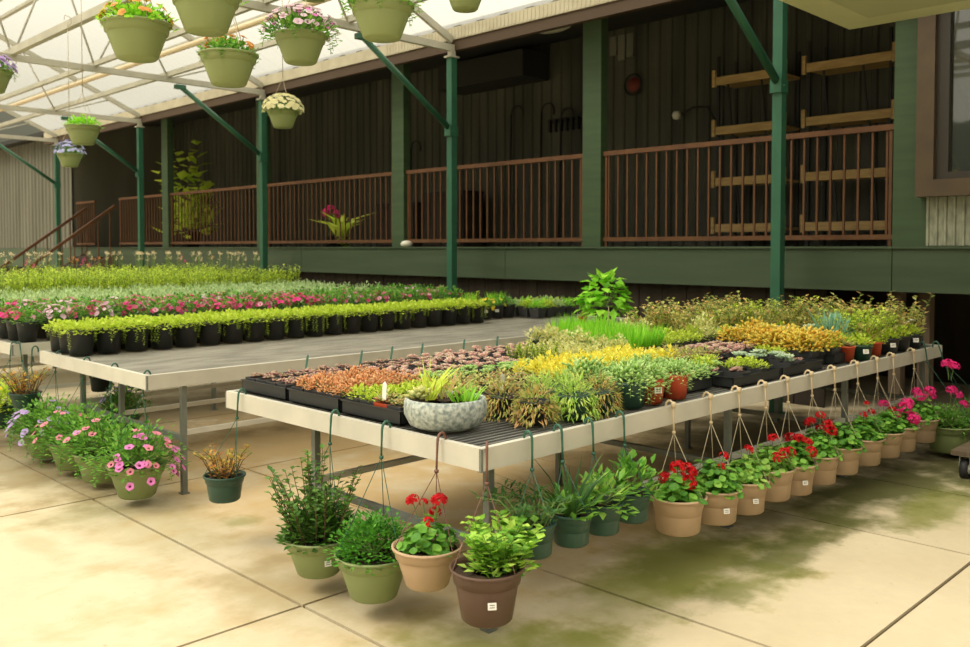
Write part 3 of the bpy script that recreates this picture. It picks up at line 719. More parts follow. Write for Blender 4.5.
# pots around the near corner of the first bench
G='plants hung from the short end of the near bench'
hanging('olive pot of tall dark leafy mint, beside the dense parsley pot',2.2,3.23,.245,.30,.165,'olive','mint',G,TOP,'wireg',hoff=(.07,0),ntag=FC+.5,curl=(1,0))
hanging('olive pot overflowing with dense curly parsley',2.2,2.84,.265,.31,.18,'olive','parsley',G,TOP,'wireg',hoff=(.07,.03),curl=(1,0),fsc=.98)
t=hanging('tan pot of half dead geranium with dark red heads, at the bench corner',2.2,2.51,.375,.265,.155,'tan','ger1',G,TOP,'wirebr',hoff=(.08,.03),curl=(1,0),fsc=.9,hookm='wirebr',
   flowers=[('red',3,.12,.17,6,.02,dict(name='flower_head',lo=.5,sc=.85)),('redsm',3,.12,.14,8,.02,dict(name='flower_head',lo=.4))])
t=hanging('dark brown pot of bright lime fern, hanging from the bench corner',2.2,2.19,.375,.26,.19,'brown','brownfern',G,TOP,'wirebr',hoff=(.09,.09),curl=(.7,.7),hookm='wirebr',ntag=FC+.15,taper=.7)
for ch in list(t.children):
    if ch.name.startswith('foliage'): ch.location=(.045,-.02,.17); ch.scale=(.95,.95,.9)
hanging('small dark green pot of reddish drooping leaves, under the bench left corner',2.2,4.05,.365,.205,.13,'dkgreen','redsp',G,TOP,'wireg',hoff=(.08,0),curl=(1,0),taper=.75)
# petunia row on the second bench short end
G='baskets hung from the short end of the half empty bench'
hanging('olive basket of pink petunias with dark throats, nearest the bare bench corner',2.2,5.08,.24,.33,.19,'olive','petu',G,.757,'wireg',hoff=(.07,.05),curl=(1,0),
  flowers=[('pet',28,.24,.22,31,-.04,dict(lo=-.3,side=(.5,-.9),rad=1.1)),('cor',10,.24,.22,32,.0,dict(lo=0,side=(.3,-1)))],fsc=1.2)
hanging('olive basket of mostly green foliage, second from the bare bench corner',2.2,5.6,.23,.33,.185,'olive','petu',G,.757,'wireg',hoff=(.07,0),curl=(1,0),rz=1,fsc=1.3,flowers=[('cor',6,.25,.24,33,0),('lav',4,.25,.24,39,0)])
hanging('olive basket of salmon pink petunias beside lavender ones',2.2,6.05,.23,.33,.185,'olive','petu',G,.757,'wireg',hoff=(.07,0),curl=(1,0),rz=2,fsc=1.25,flowers=[('cor',14,.25,.23,34,0,dict(side=(-1,-.4)))])
hanging('olive basket of lavender petunias at the bench far corner',2.2,6.55,.21,.33,.17,'olive','petu',G,.757,'wireg',hoff=(.07,0),curl=(1,0),rz=3,fsc=1.25,flowers=[('lav',34,.25,.23,35,0,dict(side=(-1,-.6),lo=-.1))])
hanging('basket of dark foliage and lavender blooms set in from the bench end',2.75,6.6,.28,.3,.17,'dkgreen','petu',G,.757,'wireg',rz=4,flowers=[('lav',9,.2,.18,36,0)],hoff=(0,.1),curl=(0,1))
hanging('dark green pot of bronzy upright leaves, at the far corner of the half empty bench',2.2,6.98,.44,.22,.15,'dkgreen','redsp',G,.757,'wireg',hoff=(.06,.03),curl=(1,0),fsc=1.25)
hanging('basket of yellow green foliage with yellow blooms, beside the bronzy pot',2.15,7.45,.30,.33,.18,'dkgreen','yg',G,.757,'wireg',hoff=(.1,0),curl=(1,0),flowers=[('yel',12,.19,.2,37,0)])
hanging('basket of plain yellow green foliage beyond the yellow blooms',2.15,8.1,.34,.33,.18,'dkgreen','yg',G,.757,'wireg',hoff=(.1,0),curl=(1,0),rz=2)
hanging('low basket of deep green foliage behind the lavender petunias',2.3,7.05,.16,.3,.14,'olive','petu',G,.757,'wireg',hoff=(0,.35),curl=(0,1),rz=2.4)
# dark pots along the rear edge of bench 2
for i,(x,f) in enumerate(((2.72,'yg'),(3.0,None),(3.25,None),(3.75,None),(4.0,None),(4.6,'broad'))):
    hanging(['dark pot with yellowing leaves under the bare bench, first from its end','empty black pot under the bare bench, second from its end','empty black pot under the bare bench, third from its end','black pot behind the bare bench leg, fourth from its end','black pot under the bare bench, fifth from its end','dark pot with green leaves under the bare bench, farthest in'][i],
      x,6.9,.55,.19,.15,'black',f,'dark pots hung from the rear edge of the half empty bench',TOP,'wireg',hoff=(0,-.06),curl=(0,-1),taper=.75,fsc=.5)
# green pots on long edge
G='pots hung along the long edge of the near bench'
hanging('dark green pot of feathery fern, first along the long bench edge',2.46,2.2,.475,.165,.125,'dkgreen','fern',G,TOP,'wireg',taper=.82,hoff=(.1,.1),fsc=1.1)
hanging('dark green pot of spiky and broad leaves, between the fern and the oval leaved pot',2.68,2.2,.465,.168,.125,'dkgreen','dracaena',G,TOP,'wireg',taper=.82,hoff=(.06,.1))
hanging('dark green pot of big pale oval leaves, third along the long bench edge',2.88,2.2,.465,.165,.125,'dkgreen','basil',G,TOP,'wireg',taper=.82,hoff=(.06,.1))
hanging('dark green pot of bushy mixed leaves, beside the first tan geranium',3.11,2.22,.46,.17,.125,'dkgreen','broad',G,TOP,'wireg',taper=.82,hoff=(.05,.08))
xs=[(3.47,.37,'ger1'),(3.8,.345,'ger2'),(4.08,.335,'ger3'),(4.36,.345,'ger3'),(4.62,.325,'ger2'),(4.92,.325,'ger2'),(5.23,.325,'ger2'),(5.57,.32,'ger2'),(5.89,.315,'ger2'),(6.17,.31,'ger2'),(6.55,.31,'ger2')]
fl=[[('red',5,.07,.16,41,.02,dict(name='flower_head',lo=.2))],[('redsm',2,.09,.16,42,.02,dict(name='flower_head',lo=.6))],[('redsm',2,.1,.15,43,.02,dict(name='flower_head',lo=.5))],[('red',4,.11,.14,44,.02,dict(name='flower_head',lo=.3,side=(-.3,-1)))],
    [('red',5,.11,.12,45,.02,dict(name='flower_head',lo=.2,side=(-.3,-1)))],[('red',5,.08,.2,46,.02,dict(name='flower_head',lo=.5))],[('redsm',1,.1,.16,47,.02,dict(name='flower_head',lo=.5))],[('redsm',3,.08,.2,48,.02,dict(name='flower_head',lo=.6))],
    [('hot',1,.1,.2,49,.02,dict(name='flower_head',lo=.5)),('redsm',2,.1,.16,52,.02,dict(name='flower_head',lo=.5))],[('hot',5,.11,.16,50,.02,dict(name='flower_head',lo=.2,side=(-.5,-1)))],[('hot',4,.11,.2,51,.02,dict(name='flower_head',lo=.2,side=(-.4,-1)))]]
lb=['big front tan pot of bright red geraniums with bare soil showing','tan pot with white tag and few tiny red buds, after the first red geranium','tan pot of pale speckled foliage with two white tags','tan pot partly hidden, red blooms leaning over its rim','tan pot with red blooms low at its rim, fifth tan pot along the edge','tan pot with the tallest dense red geranium heads, sixth along the edge','tan pot of plain green leaves with one small red bud, seventh along the edge','tan pot of rich green geranium leaves with dark red buds above, eighth along','tan pot hidden between green and hot pink geraniums, ninth along the edge','tan pot with hot pink heads low at its rim, tenth along the edge','farthest tan pot, hot pink geranium heads, just before the green basket']
for i,((x,z,f),q,l) in enumerate(zip(xs,fl,lb)):
    hanging(l,x,2.22,z,.245 if i!=0 else .255,.165,'tan',f,G,TOP,'wire',taper=.78,hoff=(.08,.08),flowers=q,ntag=(FC+.2 if i in(1,2,4) else 0),rz=i*1.3,hookm='hooktan',band=.16)
hanging('wide dull green basket of hot pink geraniums at the bench far end',6.82,2.12,.235,.33,.19,'olive','petu',G,.79,'wireg',taper=.7,hoff=(.1,.2),flowers=[('hot',3,.12,.25,53,.02,dict(name='flower_head',lo=.5)),('hot',2,.1,.42,59,.02,dict(name='flower_head',lo=.85))],fsc=.8)
hanging('dark leafy basket beside the wide dull green one, at the frame edge',7.15,1.98,.24,.28,.17,'dkgreen','petu',G,.79,'wireg',hoff=(-.12,.28),fsc=.9)
# on the rear edge of bench 1
for i,(x,f) in enumerate(((4.6,'petu'),(5.2,'petu'),(5.8,'broad'),(6.4,'petu'),(7.0,'broad'))):
    hanging('dark leafy pot hung from the near bench rear edge, '+ordn[i]+' towards the porch',x,4.3,.45,.24,.16,'dkgreen',f,'pots hung from the rear edge of the near bench',TOP,'wireg',hoff=(0,-.08),curl=(0,-1),taper=.8,fsc=.8)
# overhead baskets
G='baskets hung from the greenhouse roof'
def over(label,x,y,zr,d,rail,fol,flw,rz=0,fsc=1.,h=None,nm='hanging_basket'):
    h=h or d*.54
    t=thing(nm,label,'hanging basket',(x,y,zr-h),0,G)
    place(pot_mesh('olive',d,h,.6),'pot',t); s=d/2*.9; place(SOIL,'soil',t,(0,0,h-.022),sc=(s,s,1))
    place(FO[fol],'foliage',t,(0,0,h-.01),rz=rz,sc=fsc*d/.3)
    for q in flw: scatter(t,q[0],q[1],q[2],q[3],q[4],zb=h+.01,sc=q[5] if len(q)>5 else 1.)
    tp=4.0-(zr-h); jz=h+.32
    for k in range(3):
        a=2*PI*k/3+.4; b=MB(); b.tube([(d/2*math.cos(a),d/2*math.sin(a),h-.005),(0,0,jz)],.002,'wire',5,False); b.build('wire',t)
    b=MB(); b.tube([(0,0,jz),(0,0,tp)],.0035,'wire',6); b.tube([(.0,0,tp-.04),(.04,0,tp),(.035,0,tp+.06),(-.03,0,tp+.08),(-.04,0,tp+.02)],.004,'wire',6); b.build('hook',t)
over('large olive basket of orange and dark blooms, leftmost big one overhead',1.75,3.98,2.515,.30,1.75,'tops',[('or',22,.15,.1,61),('dusk',7,.12,.13,62),('yel',10,.15,.1,63)])
over('olive basket cut by the frame top, between orange and pink baskets',1.9,3.62,2.60,.30,1.75,'tops',[])
over('small olive basket of low orange and green blooms under the cut-off basket',2.35,4.24,2.51,.30,2.35,'topsd',[('or',22,.15,.09,64)],fsc=.9)
over('olive basket of pale pink petunias',2.85,4.33,2.71,.30,2.85,'topsd',[('lpk',70,.21,.15,65,1.1),('pet',14,.2,.14,66,.8)],fsc=1.3)
over('olive basket of plain green trailing leaves, next to the pale pink one',2.42,3.05,2.55,.275,2.35,'topsd',[],fsc=1.1)
over('olive basket bottom nearest the gutter corner, cut by the frame top',3.75,3.92,3.08,.26,3.85,'tops',[],fsc=.9)
over('olive basket bottom directly above the pale pink petunias',3.05,4.5,3.12,.26,2.85,'tops',[],fsc=.9)
over('small olive basket massed with cream primroses',4.85,7.69,2.86,.31,4.9,'topsd',[('crm',190,.2,.16,67,1.25)],fsc=.9)
over('small olive basket of plain green leaves above the blue one',3.35,8.85,2.68,.33,2.85,'tops',[('yel',3,.1,.1,68)],fsc=.95)
over('small olive basket of blue and white pansies, lowest overhead at left',3.75,10.3,2.55,.27,3.85,'topsd',[('blu',70,.16,.14,69,1.1)],fsc=.9)
over('basket of violet blooms cut by the left frame edge',2.1,7.3,2.82,.3,2.35,'topsd',[('lav',36,.17,.13,70,1.)],fsc=1.)

# ------------------------------------------------------------------ trays and small pots
SQ={c:square_pot(m,.098,.07) for c,m in (('k','blackg'),('r','terra'),('g','dkgreen'))}
SQL={c:square_pot(m,.13,.10) for c,m in (('k','blackg'),('r','terra'),('g','dkgreen'))}
def tray_mesh(L,W,h=.055):
    b=MB(); t=.004
    b.bb(-L/2,L/2,-W/2,W/2,0,.003,'black')
    b.bb(-L/2,-L/2+t,-W/2,W/2,0,h,'black'); b.bb(L/2-t,L/2,-W/2,W/2,0,h,'black'); b.bb(-L/2,L/2,-W/2,-W/2+t,0,h,'black'); b.bb(-L/2,L/2,W/2-t,W/2,0,h,'black')
    for s in (-1,1):
        b.bb(-L/2-.006,L/2+.006,s*W/2-.006,s*W/2+.006,h-.004,h,'black'); b.bb(s*L/2-.006,s*L/2+.006,-W/2,W/2,h-.004,h,'black')
    return b.mesh('tray')
TR=tray_mesh(.52,.415,.06)
def V(fn,n=3): return [fn(k).mesh('foliage') for k in range(n)]
SP={
 'mauve':V(lambda k:rosettes(100+k,5,.034,.028,'mauve',9,.008)),
 'pink':V(lambda k:rosettes(110+k,4,.032,.036,'pinkish',11,.016)),
 'orange':V(lambda k:dome(120+k,130,.052,.055,.024,.011,'orange','fat',fill=.3,stems=5,lo=0)),
 'yellow':V(lambda k:dome(130+k,120,.058,.08,.026,.018,'yellow',fill=.3,stems=5,lo=-.1)),
 'gold':V(lambda k:dome(140+k,130,.062,.075,.03,.016,'gold','fat',fill=.3,stems=5,lo=-.1)),
 'cream':V(lambda k:dome(150+k,120,.06,.075,.026,.017,'cream',fill=.3,stems=6,lo=-.1,rough=.35)),
 'bright':V(lambda k:blades(160+k,130,.05,.135,.006,'brightg',.25)),
 'pale':V(lambda k:dome(170+k,120,.064,.062,.028,.013,'pale','fat',fill=.3,stems=4,lo=-.1)),
 'silver':V(lambda k:rosettes(180+k,5,.04,.045,'silver',12,.03)),
 'teal':V(lambda k:merge(dome(190+k,120,.062,.1,.045,.009,'teal',fill=.1,stems=3,lo=0),blades(k,30,.03,.14,.006,'teal',.6))),
 'mixed':V(lambda k:merge(rosettes(200+k,3,.03,.04,'mixed',11,.02),dome(k,30,.045,.05,.022,.012,'olivemix',stems=2))),
 'rosg':V(lambda k:rosettes(210+k,3,.028,.046,'pale',12,.02)),
 'lowyel':V(lambda k:dome(220+k,130,.06,.045,.018,.012,'lime',fill=.3,stems=3,lo=0)),
 'upyel':V(lambda k:sprigs(230+k,9,.06,.12,.02,.012,'yelgreen',.3,12,kind='fat')),
 'tallmix':V(lambda k:merge(sprigs(240+k,10,.09,.17,.038,.022,'olivemix',.6,11,hv=.55),dome(k,80,.08,.1,.034,.022,'olivemix',stems=3))),
 'tallgr':V(lambda k:merge(sprigs(250+k,8,.08,.15,.038,.022,'yelgreen',.6,10,hv=.5),dome(k+9,80,.08,.1,.034,.022,'olivemix',stems=3))),
 'lowgr':V(lambda k:dome(260+k,110,.058,.05,.024,.014,'yelgreen',fill=.3,stems=3,lo=0)),
 'cactus':V(lambda k:rosettes(265+k,1,.01,.055,'silverg',14,.0)),
}
desc={'mauve':'dusky mauve rosettes','pink':'pale pink rosettes','orange':'orange stonecrop','yellow':'bright yellow stonecrop','gold':'golden orange succulents','cream':'cream and green sedum','bright':'tall bright green blades',
 'pale':'pale green succulents','silver':'silvery rosettes','teal':'blue green spiky leaves','mixed':'mixed red and green succulents','rosg':'pale green rosettes','lowyel':'low lime yellow sedum','upyel':'upright yellow green sedum',
 'tallmix':'tall bronze and green stems','tallgr':'loose yellow green stems','lowgr':'low green groundcover','cactus':'pale green cactus rosettes'}
rows=['rear','second','third','front']
grid={(0,0):'mauve',(1,0):'mauve',(2,0):'pink',(3,0):'pink',(4,0):'bright',(5,0):'cream',(6,0):'tallgr',(7,0):'tallmix',(8,0):'tallmix',
      (0,1):'orange',(1,1):'pink',(2,1):'rosg',(3,1):'cream',(4,1):'cream',(5,1):'lowyel',(6,1):'tallmix',(7,1):'tallgr',(8,1):'tallmix',
      (0,2):'mixed',(1,2):'mixed',(2,2):'yellow',(3,2):'yellow',(4,2):'mixed',(5,2):'pink',(6,2):'gold',(7,2):'silver',(8,2):'tallmix',
      (3,3):'lowgr',(4,3):'rosg',(5,3):'gold',(6,3):'lowgr',(7,3):'tallgr',(8,3):'tallmix'}
ridx=0
for (c,r),sp in grid.items():
    cx=2.36+.54*c+.27; cy=4.18-.44*r-.22; where='%s row, %s tray from bench end'%(rows[r],ordn[c])
    if r==3 and c<6: continue
    tray=place(TR,'nursery_tray',None,(cx,cy,BZ)); tag(tray,'black tray of %s, %s'%(desc[sp],where),'tray','nursery trays on the near bench')
    small=c<4 or r==2 and c<6
    nx,ny=(5,4) if small else (4,3); px=.50/nx; py=.40/ny
    for i in range(nx):
        for j in range(ny):
            if sp=='mauve' and rnd.random()<.1: continue
            z=BZ+.004
            pc='k'
            if (c,r)==(0,2) and (i,j)==(0,1): pc='r'
            s2=sp
            if (c,r)==(0,2): s2='lowyel' if j>=2 else sp
            if (c,r)==(1,0) and j==0: s2='pink'
            if (c,r)==(4,0) and i<2: s2='cream'
            if (c,r)==(4,1) and i>=1: s2='bright'
            if (c,r)==(1,1) and j<2: s2='rosg'
            if (c,r)==(2,1): s2='upyel' if i==4 else ('pink' if j>1 else 'rosg')
            if c>=6 and r<2: s2=rnd.choice(['tallmix','tallgr','cream','tallmix','lowgr','silver'])
            t=thing('potted_perennial' if sp.startswith('tall') else 'potted_rosette' if sp in('mauve','pink','rosg','silver','mixed') else 'potted_stonecrop','small %s pot of %s, %s'%({'k':'black','r':'red'}[pc],desc[s2],where),'potted plant',
                (cx-.25+px*(i+.5)+rnd.uniform(-.003,.003),cy-.2+py*(j+.5)+rnd.uniform(-.003,.003),z),rnd.uniform(-.06,.06),'%s in the %s'%(desc[s2],where))
            place((SQ if small else SQL)[pc],'pot',t,sc=.97 if small else .93)
            s=rnd.uniform(.85,1.12)*(1 if small else 1.22)
            place(rnd.choice(SP[s2]),'foliage',t,(0,0,(.063 if small else .088)),rz=rnd.uniform(0,6),sc=(s,s,s*rnd.uniform(.85,1.15)))
# plant labels standing in trays
def ptag(x,y,z,h,label,mat='tag',rz=0.,tilt=.15,w=.018):
    b=MB(); b.box((0,0,h/2),(.0015,w,h),mat); b.add([(0,-w/2,h),(0,w/2,h),(0,0,h+w*.6)],[(0,1,2)],mat)
    o=b.build('plant_label',None,(x,y,z)); o.rotation_euler=(0,tilt,rz); tag(o,label,'plant label','plant labels stuck in the pots')
ptag(2.40,3.02,.84,.07,'tall white plant label beside the single red pot',rz=.6)
ptag(2.95,2.84,.84,.075,'bent white plant label behind the speckled bowl',rz=.9,w=.022,tilt=-.3)
for i,(x,y) in enumerate(((2.75,4.15),(3.1,4.12),(3.35,4.15),(3.6,4.16),(3.95,4.15),(4.25,4.14),(4.6,4.16))):
    ptag(x,y,.83,.075,'dark green plant label at the rear tray edge, '+ordn[i]+' from the bench short end','wireg',.4,.3,.014)
ptag(4.9,3.7,.9,.2,'thin brown stake rising from the bright green blades','wire',0,0,.006)
# bowl
t=thing('planter_bowl','speckled grey round bowl planted with spiky succulents, at the bench corner','bowl',(2.482,2.715,BZ))
b=MB(); b.lathe([(0,0),(.11,0),(.15,.018),(.172,.06),(.174,.1),(.168,.124),(.16,.127),(.152,.122),(.158,.1),(.15,.08),(0,.08)],'tub',48); b.build('bowl',t)
place(SOIL,'soil',t,(0,0,.105),sc=(.155,.155,1))
place(blades(301,70,.05,.075,.005,'brightg',.7,.2).mesh('grass_tuft'),'grass_tuft',t,(.04,-.07,.108))
place(blades(302,16,.03,.17,.012,'yelgreen',.8,.3).mesh('spiky_leaves'),'spiky_leaves',t,(-.06,.05,.108))
place(blades(303,16,.05,.13,.009,'grassbr',.9,.3).mesh('dry_leaves'),'dry_leaves',t,(.03,.06,.108))
place(rosettes(304,3,.035,.07,'cream',13,.03).mesh('rosette'),'rosette',t,(-.09,.05,.11))
place(rosettes(305,4,.04,.04,'mixed',12,.02).mesh('rosette'),'rosette',t,(.08,-.02,.11))
# grassy clumps and round pots at front edge
def tabpot(label,x,y,mat,d,h,mesh,sc_=1.,taper=.78,z=BZ,group=None,extra=None,tagaz=None,nm='potted_plant'):
    t=thing(nm,label,'potted plant',(x,y,z),0,group)
    k=('tp',mat,d,h)
    if k not in POTM: POTM[k]=taper_pot(mat,d,h,taper)
    place(POTM[k],'pot',t); s=d/2*.88; place(SOIL,'soil',t,(0,0,h-.02),sc=(s,s,1))
    place(mesh,'foliage',t,(0,0,h-.012),sc=sc_,rz=rnd.uniform(0,6))
    if extra: scatter(t,*extra[:5],zb=h,**(extra[5] if len(extra)>5 else {}))
    if tagaz is not None: price_tag(t,d/2*.95,h*.6,tagaz,.04,.03)
    return t
def shag(seed,mat,R=.075,H=.07,drop=.08):
    b=dome(seed,260,R,H,.036,.006,mat,fill=.4,stems=4,lo=-.2,upb=.2)
    r=random.Random(seed)
    for k in range(330):
        a=r.uniform(0,2*PI); t=r.random()**1.3; q=R*(.95+.2*t+r.gauss(0,.04))
        b.leaf((q*math.cos(a),q*math.sin(a),.012-drop*t),(math.cos(a)*.5+r.gauss(0,.35),math.sin(a)*.5+r.gauss(0,.35),-1+.8*r.random()),.036,.008,mat)
    return b
G='grassy pots at the near bench front edge'
S1=shag(311,'grassbr').mesh('foliage'); S2=shag(312,'grassy').mesh('foliage'); S3=shag(313,'grassbr',.08,.07,.09).mesh('foliage')
tabpot('bronze shaggy clump in a dark pot, right beside the speckled bowl',2.80,2.50,'black',.13,.10,S1,1.05,group=G)
tabpot('bright green shaggy clump spilling over a dark green pot, next to the bronze clump',3.0,2.45,'dkgreen',.14,.11,S2,1.1,group=G)
tabpot('second green shaggy clump behind the spilling one',3.02,2.66,'dkgreen',.13,.10,S2,1.1,group=G)
tabpot('bronze green shaggy clump at the edge before the tall green pot',3.2,2.47,'dkgreen',.14,.10,S3,1.05,group=G)
tabpot('bronze shaggy clump behind the speckled bowl rim',2.84,2.72,'black',.13,.09,S3,1.0,group=G)
tabpot('green shaggy clump farther in, third behind the bench front edge',3.22,2.7,'dkgreen',.13,.10,S2,1.0,group=G)
P1=strands(dome(321,240,.085,.075,.034,.014,'pale','fat',fill=.3,stems=5,lo=-.15),5,12,.08,.09,'pale',.02,.01).mesh('foliage')
G='round pots of pale green succulents'
tabpot('dark green round pot of pale green succulents',3.42,2.46,'dkgreen',.17,.12,P1,1.15,group=G)
tabpot('red pot of pale succulents with white sticker, left of the two red pots',3.58,2.44,'terra',.125,.115,P1,.9,group=G,tagaz=FC+.3)
tabpot('plain red pot of pale succulents, right of the two red pots',3.78,2.44,'terra',.135,.12,P1,.9,group=G)
tabpot('pale green succulents in a hidden pot behind the dark green round pot',3.42,2.72,'dkgreen',.15,.11,P1,1.2,group=G)
# tray of pale succulents beyond red pots
def special(label,cx,cy,sp,nx,ny,L_,W_,glabel,fillp=1.,small=True,ang=0.):
    me=tray_mesh(L_,W_); tray=place(me,'nursery_tray',None,(cx,cy,BZ),rz=ang); tag(tray,label,'tray','nursery trays on the near bench')
    for i in range(nx):
        for j in range(ny):
            if rnd.random()>fillp: continue
            s2=sp if isinstance(sp,str) else rnd.choice(sp)
            t=thing('potted_succulent','small black pot of %s %s'%(desc[s2],glabel),'potted plant',(cx-L_/2+L_/nx*(i+.5),cy-W_/2+W_/ny*(j+.5),BZ+.004),0,'%s %s'%(desc[s2],glabel))
            place((SQ if small else SQL)['k'],'pot',t,sc=.93); s=rnd.uniform(.95,1.2)*(1 if small else 1.25)
            place(rnd.choice(SP[s2]),'foliage',t,(0,0,.065 if small else .088),rz=rnd.uniform(0,6),sc=s)
special('black tray of pale green succulents behind the two red pots',3.93,2.68,'pale',5,4,.54,.40,'behind the two red pots')
special('nearly empty black tray, first after the red pots',4.52,2.60,('lowyel','rosg','mauve'),5,4,.52,.42,'in the nearly empty tray',.55)
special('second nearly empty black tray along the front edge',5.08,2.60,('mauve','silver','lowyel'),5,4,.52,.42,'in the second nearly empty tray',.45)
special('black tray of golden orange succulents at the front edge',5.66,2.70,'gold',4,4,.52,.42,'in the front edge tray',1.,False)
G='larger pots along the far front edge of the near bench'
tabpot('black pot of blue green spiky leaves, beside the golden succulents',6.02,2.62,'black',.16,.12,SP['teal'][0],1.7,group=G)
tabpot('dark green pot of low groundcover with wide white sticker',5.98,2.42,'dkgreen',.17,.10,SP['lowgr'][0],1.4,group=G,tagaz=FC+.1)
tabpot('small red pot left of the green stickered pot',5.82,2.44,'terra',.11,.1,SP['mixed'][0],1.3,group=G)
tabpot('small red pot right of the green stickered pot',6.22,2.42,'terra',.11,.1,SP['lowyel'][0],1.3,group=G)
tabpot('black pot of bushy bronze plant with white sticker, before the last two pots',6.45,2.42,'black',.17,.11,SP['lowgr'][1],1.4,group=G,tagaz=FC+.1)
tabpot('black pot of low green leaves, second to last on the far front edge',6.68,2.42,'black',.16,.11,SP['lowgr'][2],1.4,group=G)
tabpot('black pot with white blooms, last on the far front edge',6.92,2.42,'black',.16,.11,SP['lowgr'][0],1.3,group=G,extra=('wh',8,.06,.1,71),tagaz=FC)

# ------------------------------------------------------------------ bench 2 contents
def limeplant(k):
    b=dome(400+k,300,.112,.05,.026,.021,'lime',fill=.45,stems=3,lo=-.1,upb=.1)
    return strands(b,400+k,9,.09,.12 if k else .06,'lime',.017,.014)
LIME=V(limeplant,4)
BP=taper_pot('black',.188,.175,.8); 
for r,(y,lab) in enumerate(((6.36,'front row'),(6.545,'middle row'),(6.73,'rear row'))):
    for k in range(21):
        x=2.275+.1+k*.193+rnd.uniform(-.004,.004)
        t=thing('potted_creeper','black pot of trailing lime green creeper, %s on the bare mesh bench'%lab,'potted plant',(x+r*.004,y,BZ),0,'lime creeper pots, '+lab)
        place(BP,'pot',t); place(rnd.choice(LIME),'foliage',t,(0,0,.158),rz=rnd.uniform(0,6),sc=rnd.uniform(.95,1.12))
PAN=V(lambda k:dome(420+k,130,.09,.09,.03,.022,'green',fill=.3,stems=6,lo=-.1),2)
for k in range(4):
    t=tabpot(['black pot of dark bronze foliage at the end of the lime row','black pot of trailing yellow blooms, beside the lime row','black pot of yellow blooms with white tag, second of two','black pot of small green leaves right of the yellow blooms'][k],6.42+k*.17,6.58,'black',.16,.14,(SP['upyel'][0] if k==0 else PAN[k%2]),(1.3 if k==0 else 1.),group='yellow bloom pots at the end of the lime row',extra=(('yel',9,.1,.08,75+k,dict(lo=-.4,side=(-.5,-.8))) if k in(1,2) else None),tagaz=FC if k in (1,2) else None)
GC=V(lambda k:dome(430+k,200,.085,.075,.026,.015,('brightg','yelgreen','silverg')[k],fill=.3,stems=4,lo=-.1,rough=.35),3)
for r,(y,lab) in enumerate(((6.3,'front row'),(6.46,'middle row'),(6.62,'rear row'))):
    for k in range(4):
        t=thing('potted_herb','small black pot of green herb, %s at the bare bench end'%lab,'potted plant',(7.12+k*.16,y+.02,BZ),0,'herb pots at the bare bench end, '+lab)
        place(SQL['k'],'pot',t,sc=1.1); place(GC[(k+r)%3],'foliage',t,(0,0,.1),rz=rnd.uniform(0,6),sc=1.15)
        if r==0: price_tag(t,.062,.065,FC,.022,.018)
for i,(x,y) in enumerate(((6.2,6.72),(6.5,6.72),(6.85,6.7))):
    tabpot('black pot of upright grassy leaves behind the yellow blooms, '+['leftmost','middle','rightmost'][i],x,y,'black',.15,.13,[GC[0],SP['bright'][0],SP['bright'][1]][i],1.2,group='grassy pots behind the yellow blooms')
# coleus
b=dome(440,170,.22,.33,.12,.09,'brightg',fill=.55,stems=10,lo=-.1,upb=-.45,curl=.5); me=b.mesh('foliage')
t=tabpot('single big lime green broad leaved plant in a black pot on the bare bench end',6.9,5.26,'black',.17,.17,me,1.0)
t=tabpot('small pot of reddish leaves beside the big lime plant',6.76,5.42,'terra',.09,.08,SP['mixed'][1],1.)
# ------------------------------------------------------------------ bench 3, 4, 5
def bloomplant(k,lm,pm,n=22,R=.11,H=.12,fs=.028,disc=True):
    b=dome(500+k,190,R,H,.034,.022,lm,fill=.3,stems=5,lo=-.1)
    r=random.Random(k+77)
    for j in range(n):
        d=sph(r,.15); p=Vector((d.x*R*.9,d.y*R*.9,H*d.z+.01))
        b.disc(p,d+Vector((0,0,.4)),fs*r.uniform(.7,1.1),pm,8,.2)
    return b
def sep(kind):   # foliage and blooms as two meshes
    out=[]
    for k in range(3):
        f=dome(500+k,190,.115,.13,.034,.022,{'mag':'green','red':'green','lp':'green'}.get(kind,'green'),fill=.3,stems=5,lo=-.1).mesh('foliage')
        b=MB(); r=random.Random(k+77)
        for j in range(24 if kind!='sparse' else 6):
            d=sph(r,.15); p=Vector((d.x*.105,d.y*.105,.13*d.z+.012))
            b.disc(p,d+Vector((0,0,.4)),.026*r.uniform(.7,1.1),{'mag':'petalmag','hot':'petalhot','lp':'petallpk','sparse':'petalmag'}[kind],8,.2)
        out.append((f,b.mesh('blossoms')))
    return out
BL={k:sep(k) for k in ('mag','hot','lp','sparse')}
PT=taper_pot('black',.17,.16,.72)
for k in range(23):
    for r in range(5):
        x=2.4+k*.212+rnd.uniform(-.02,.02); y=7.58+r*.21
        kind='sparse' if (x>5.2 and rnd.random()<.8) else rnd.choice(['mag','mag','hot','lp','sparse'])
        lab={'mag':'magenta','hot':'hot pink','lp':'pale pink','sparse':'sparse red'}[kind]; rr=['front','second','third','fourth','back'][r]
        t=thing('potted_flower','black pot of %s blooms, %s flower row behind the lime creepers'%(lab,rr),'potted plant',(x,y,BZ),0,'%s bloom pots, %s row'%(lab,rr))
        place(PT,'pot',t); f,bl=rnd.choice(BL[kind]); a=rnd.uniform(0,6); s=rnd.uniform(.85,1.1)
        place(f,'foliage',t,(0,0,.15),rz=a,sc=s); place(bl,'blossoms',t,(0,0,.15),rz=a,sc=s)
SIL=V(lambda k:dome(520+k,230,.14,.13,.04,.014,'silverg',fill=.3,stems=6,lo=-.1),3)
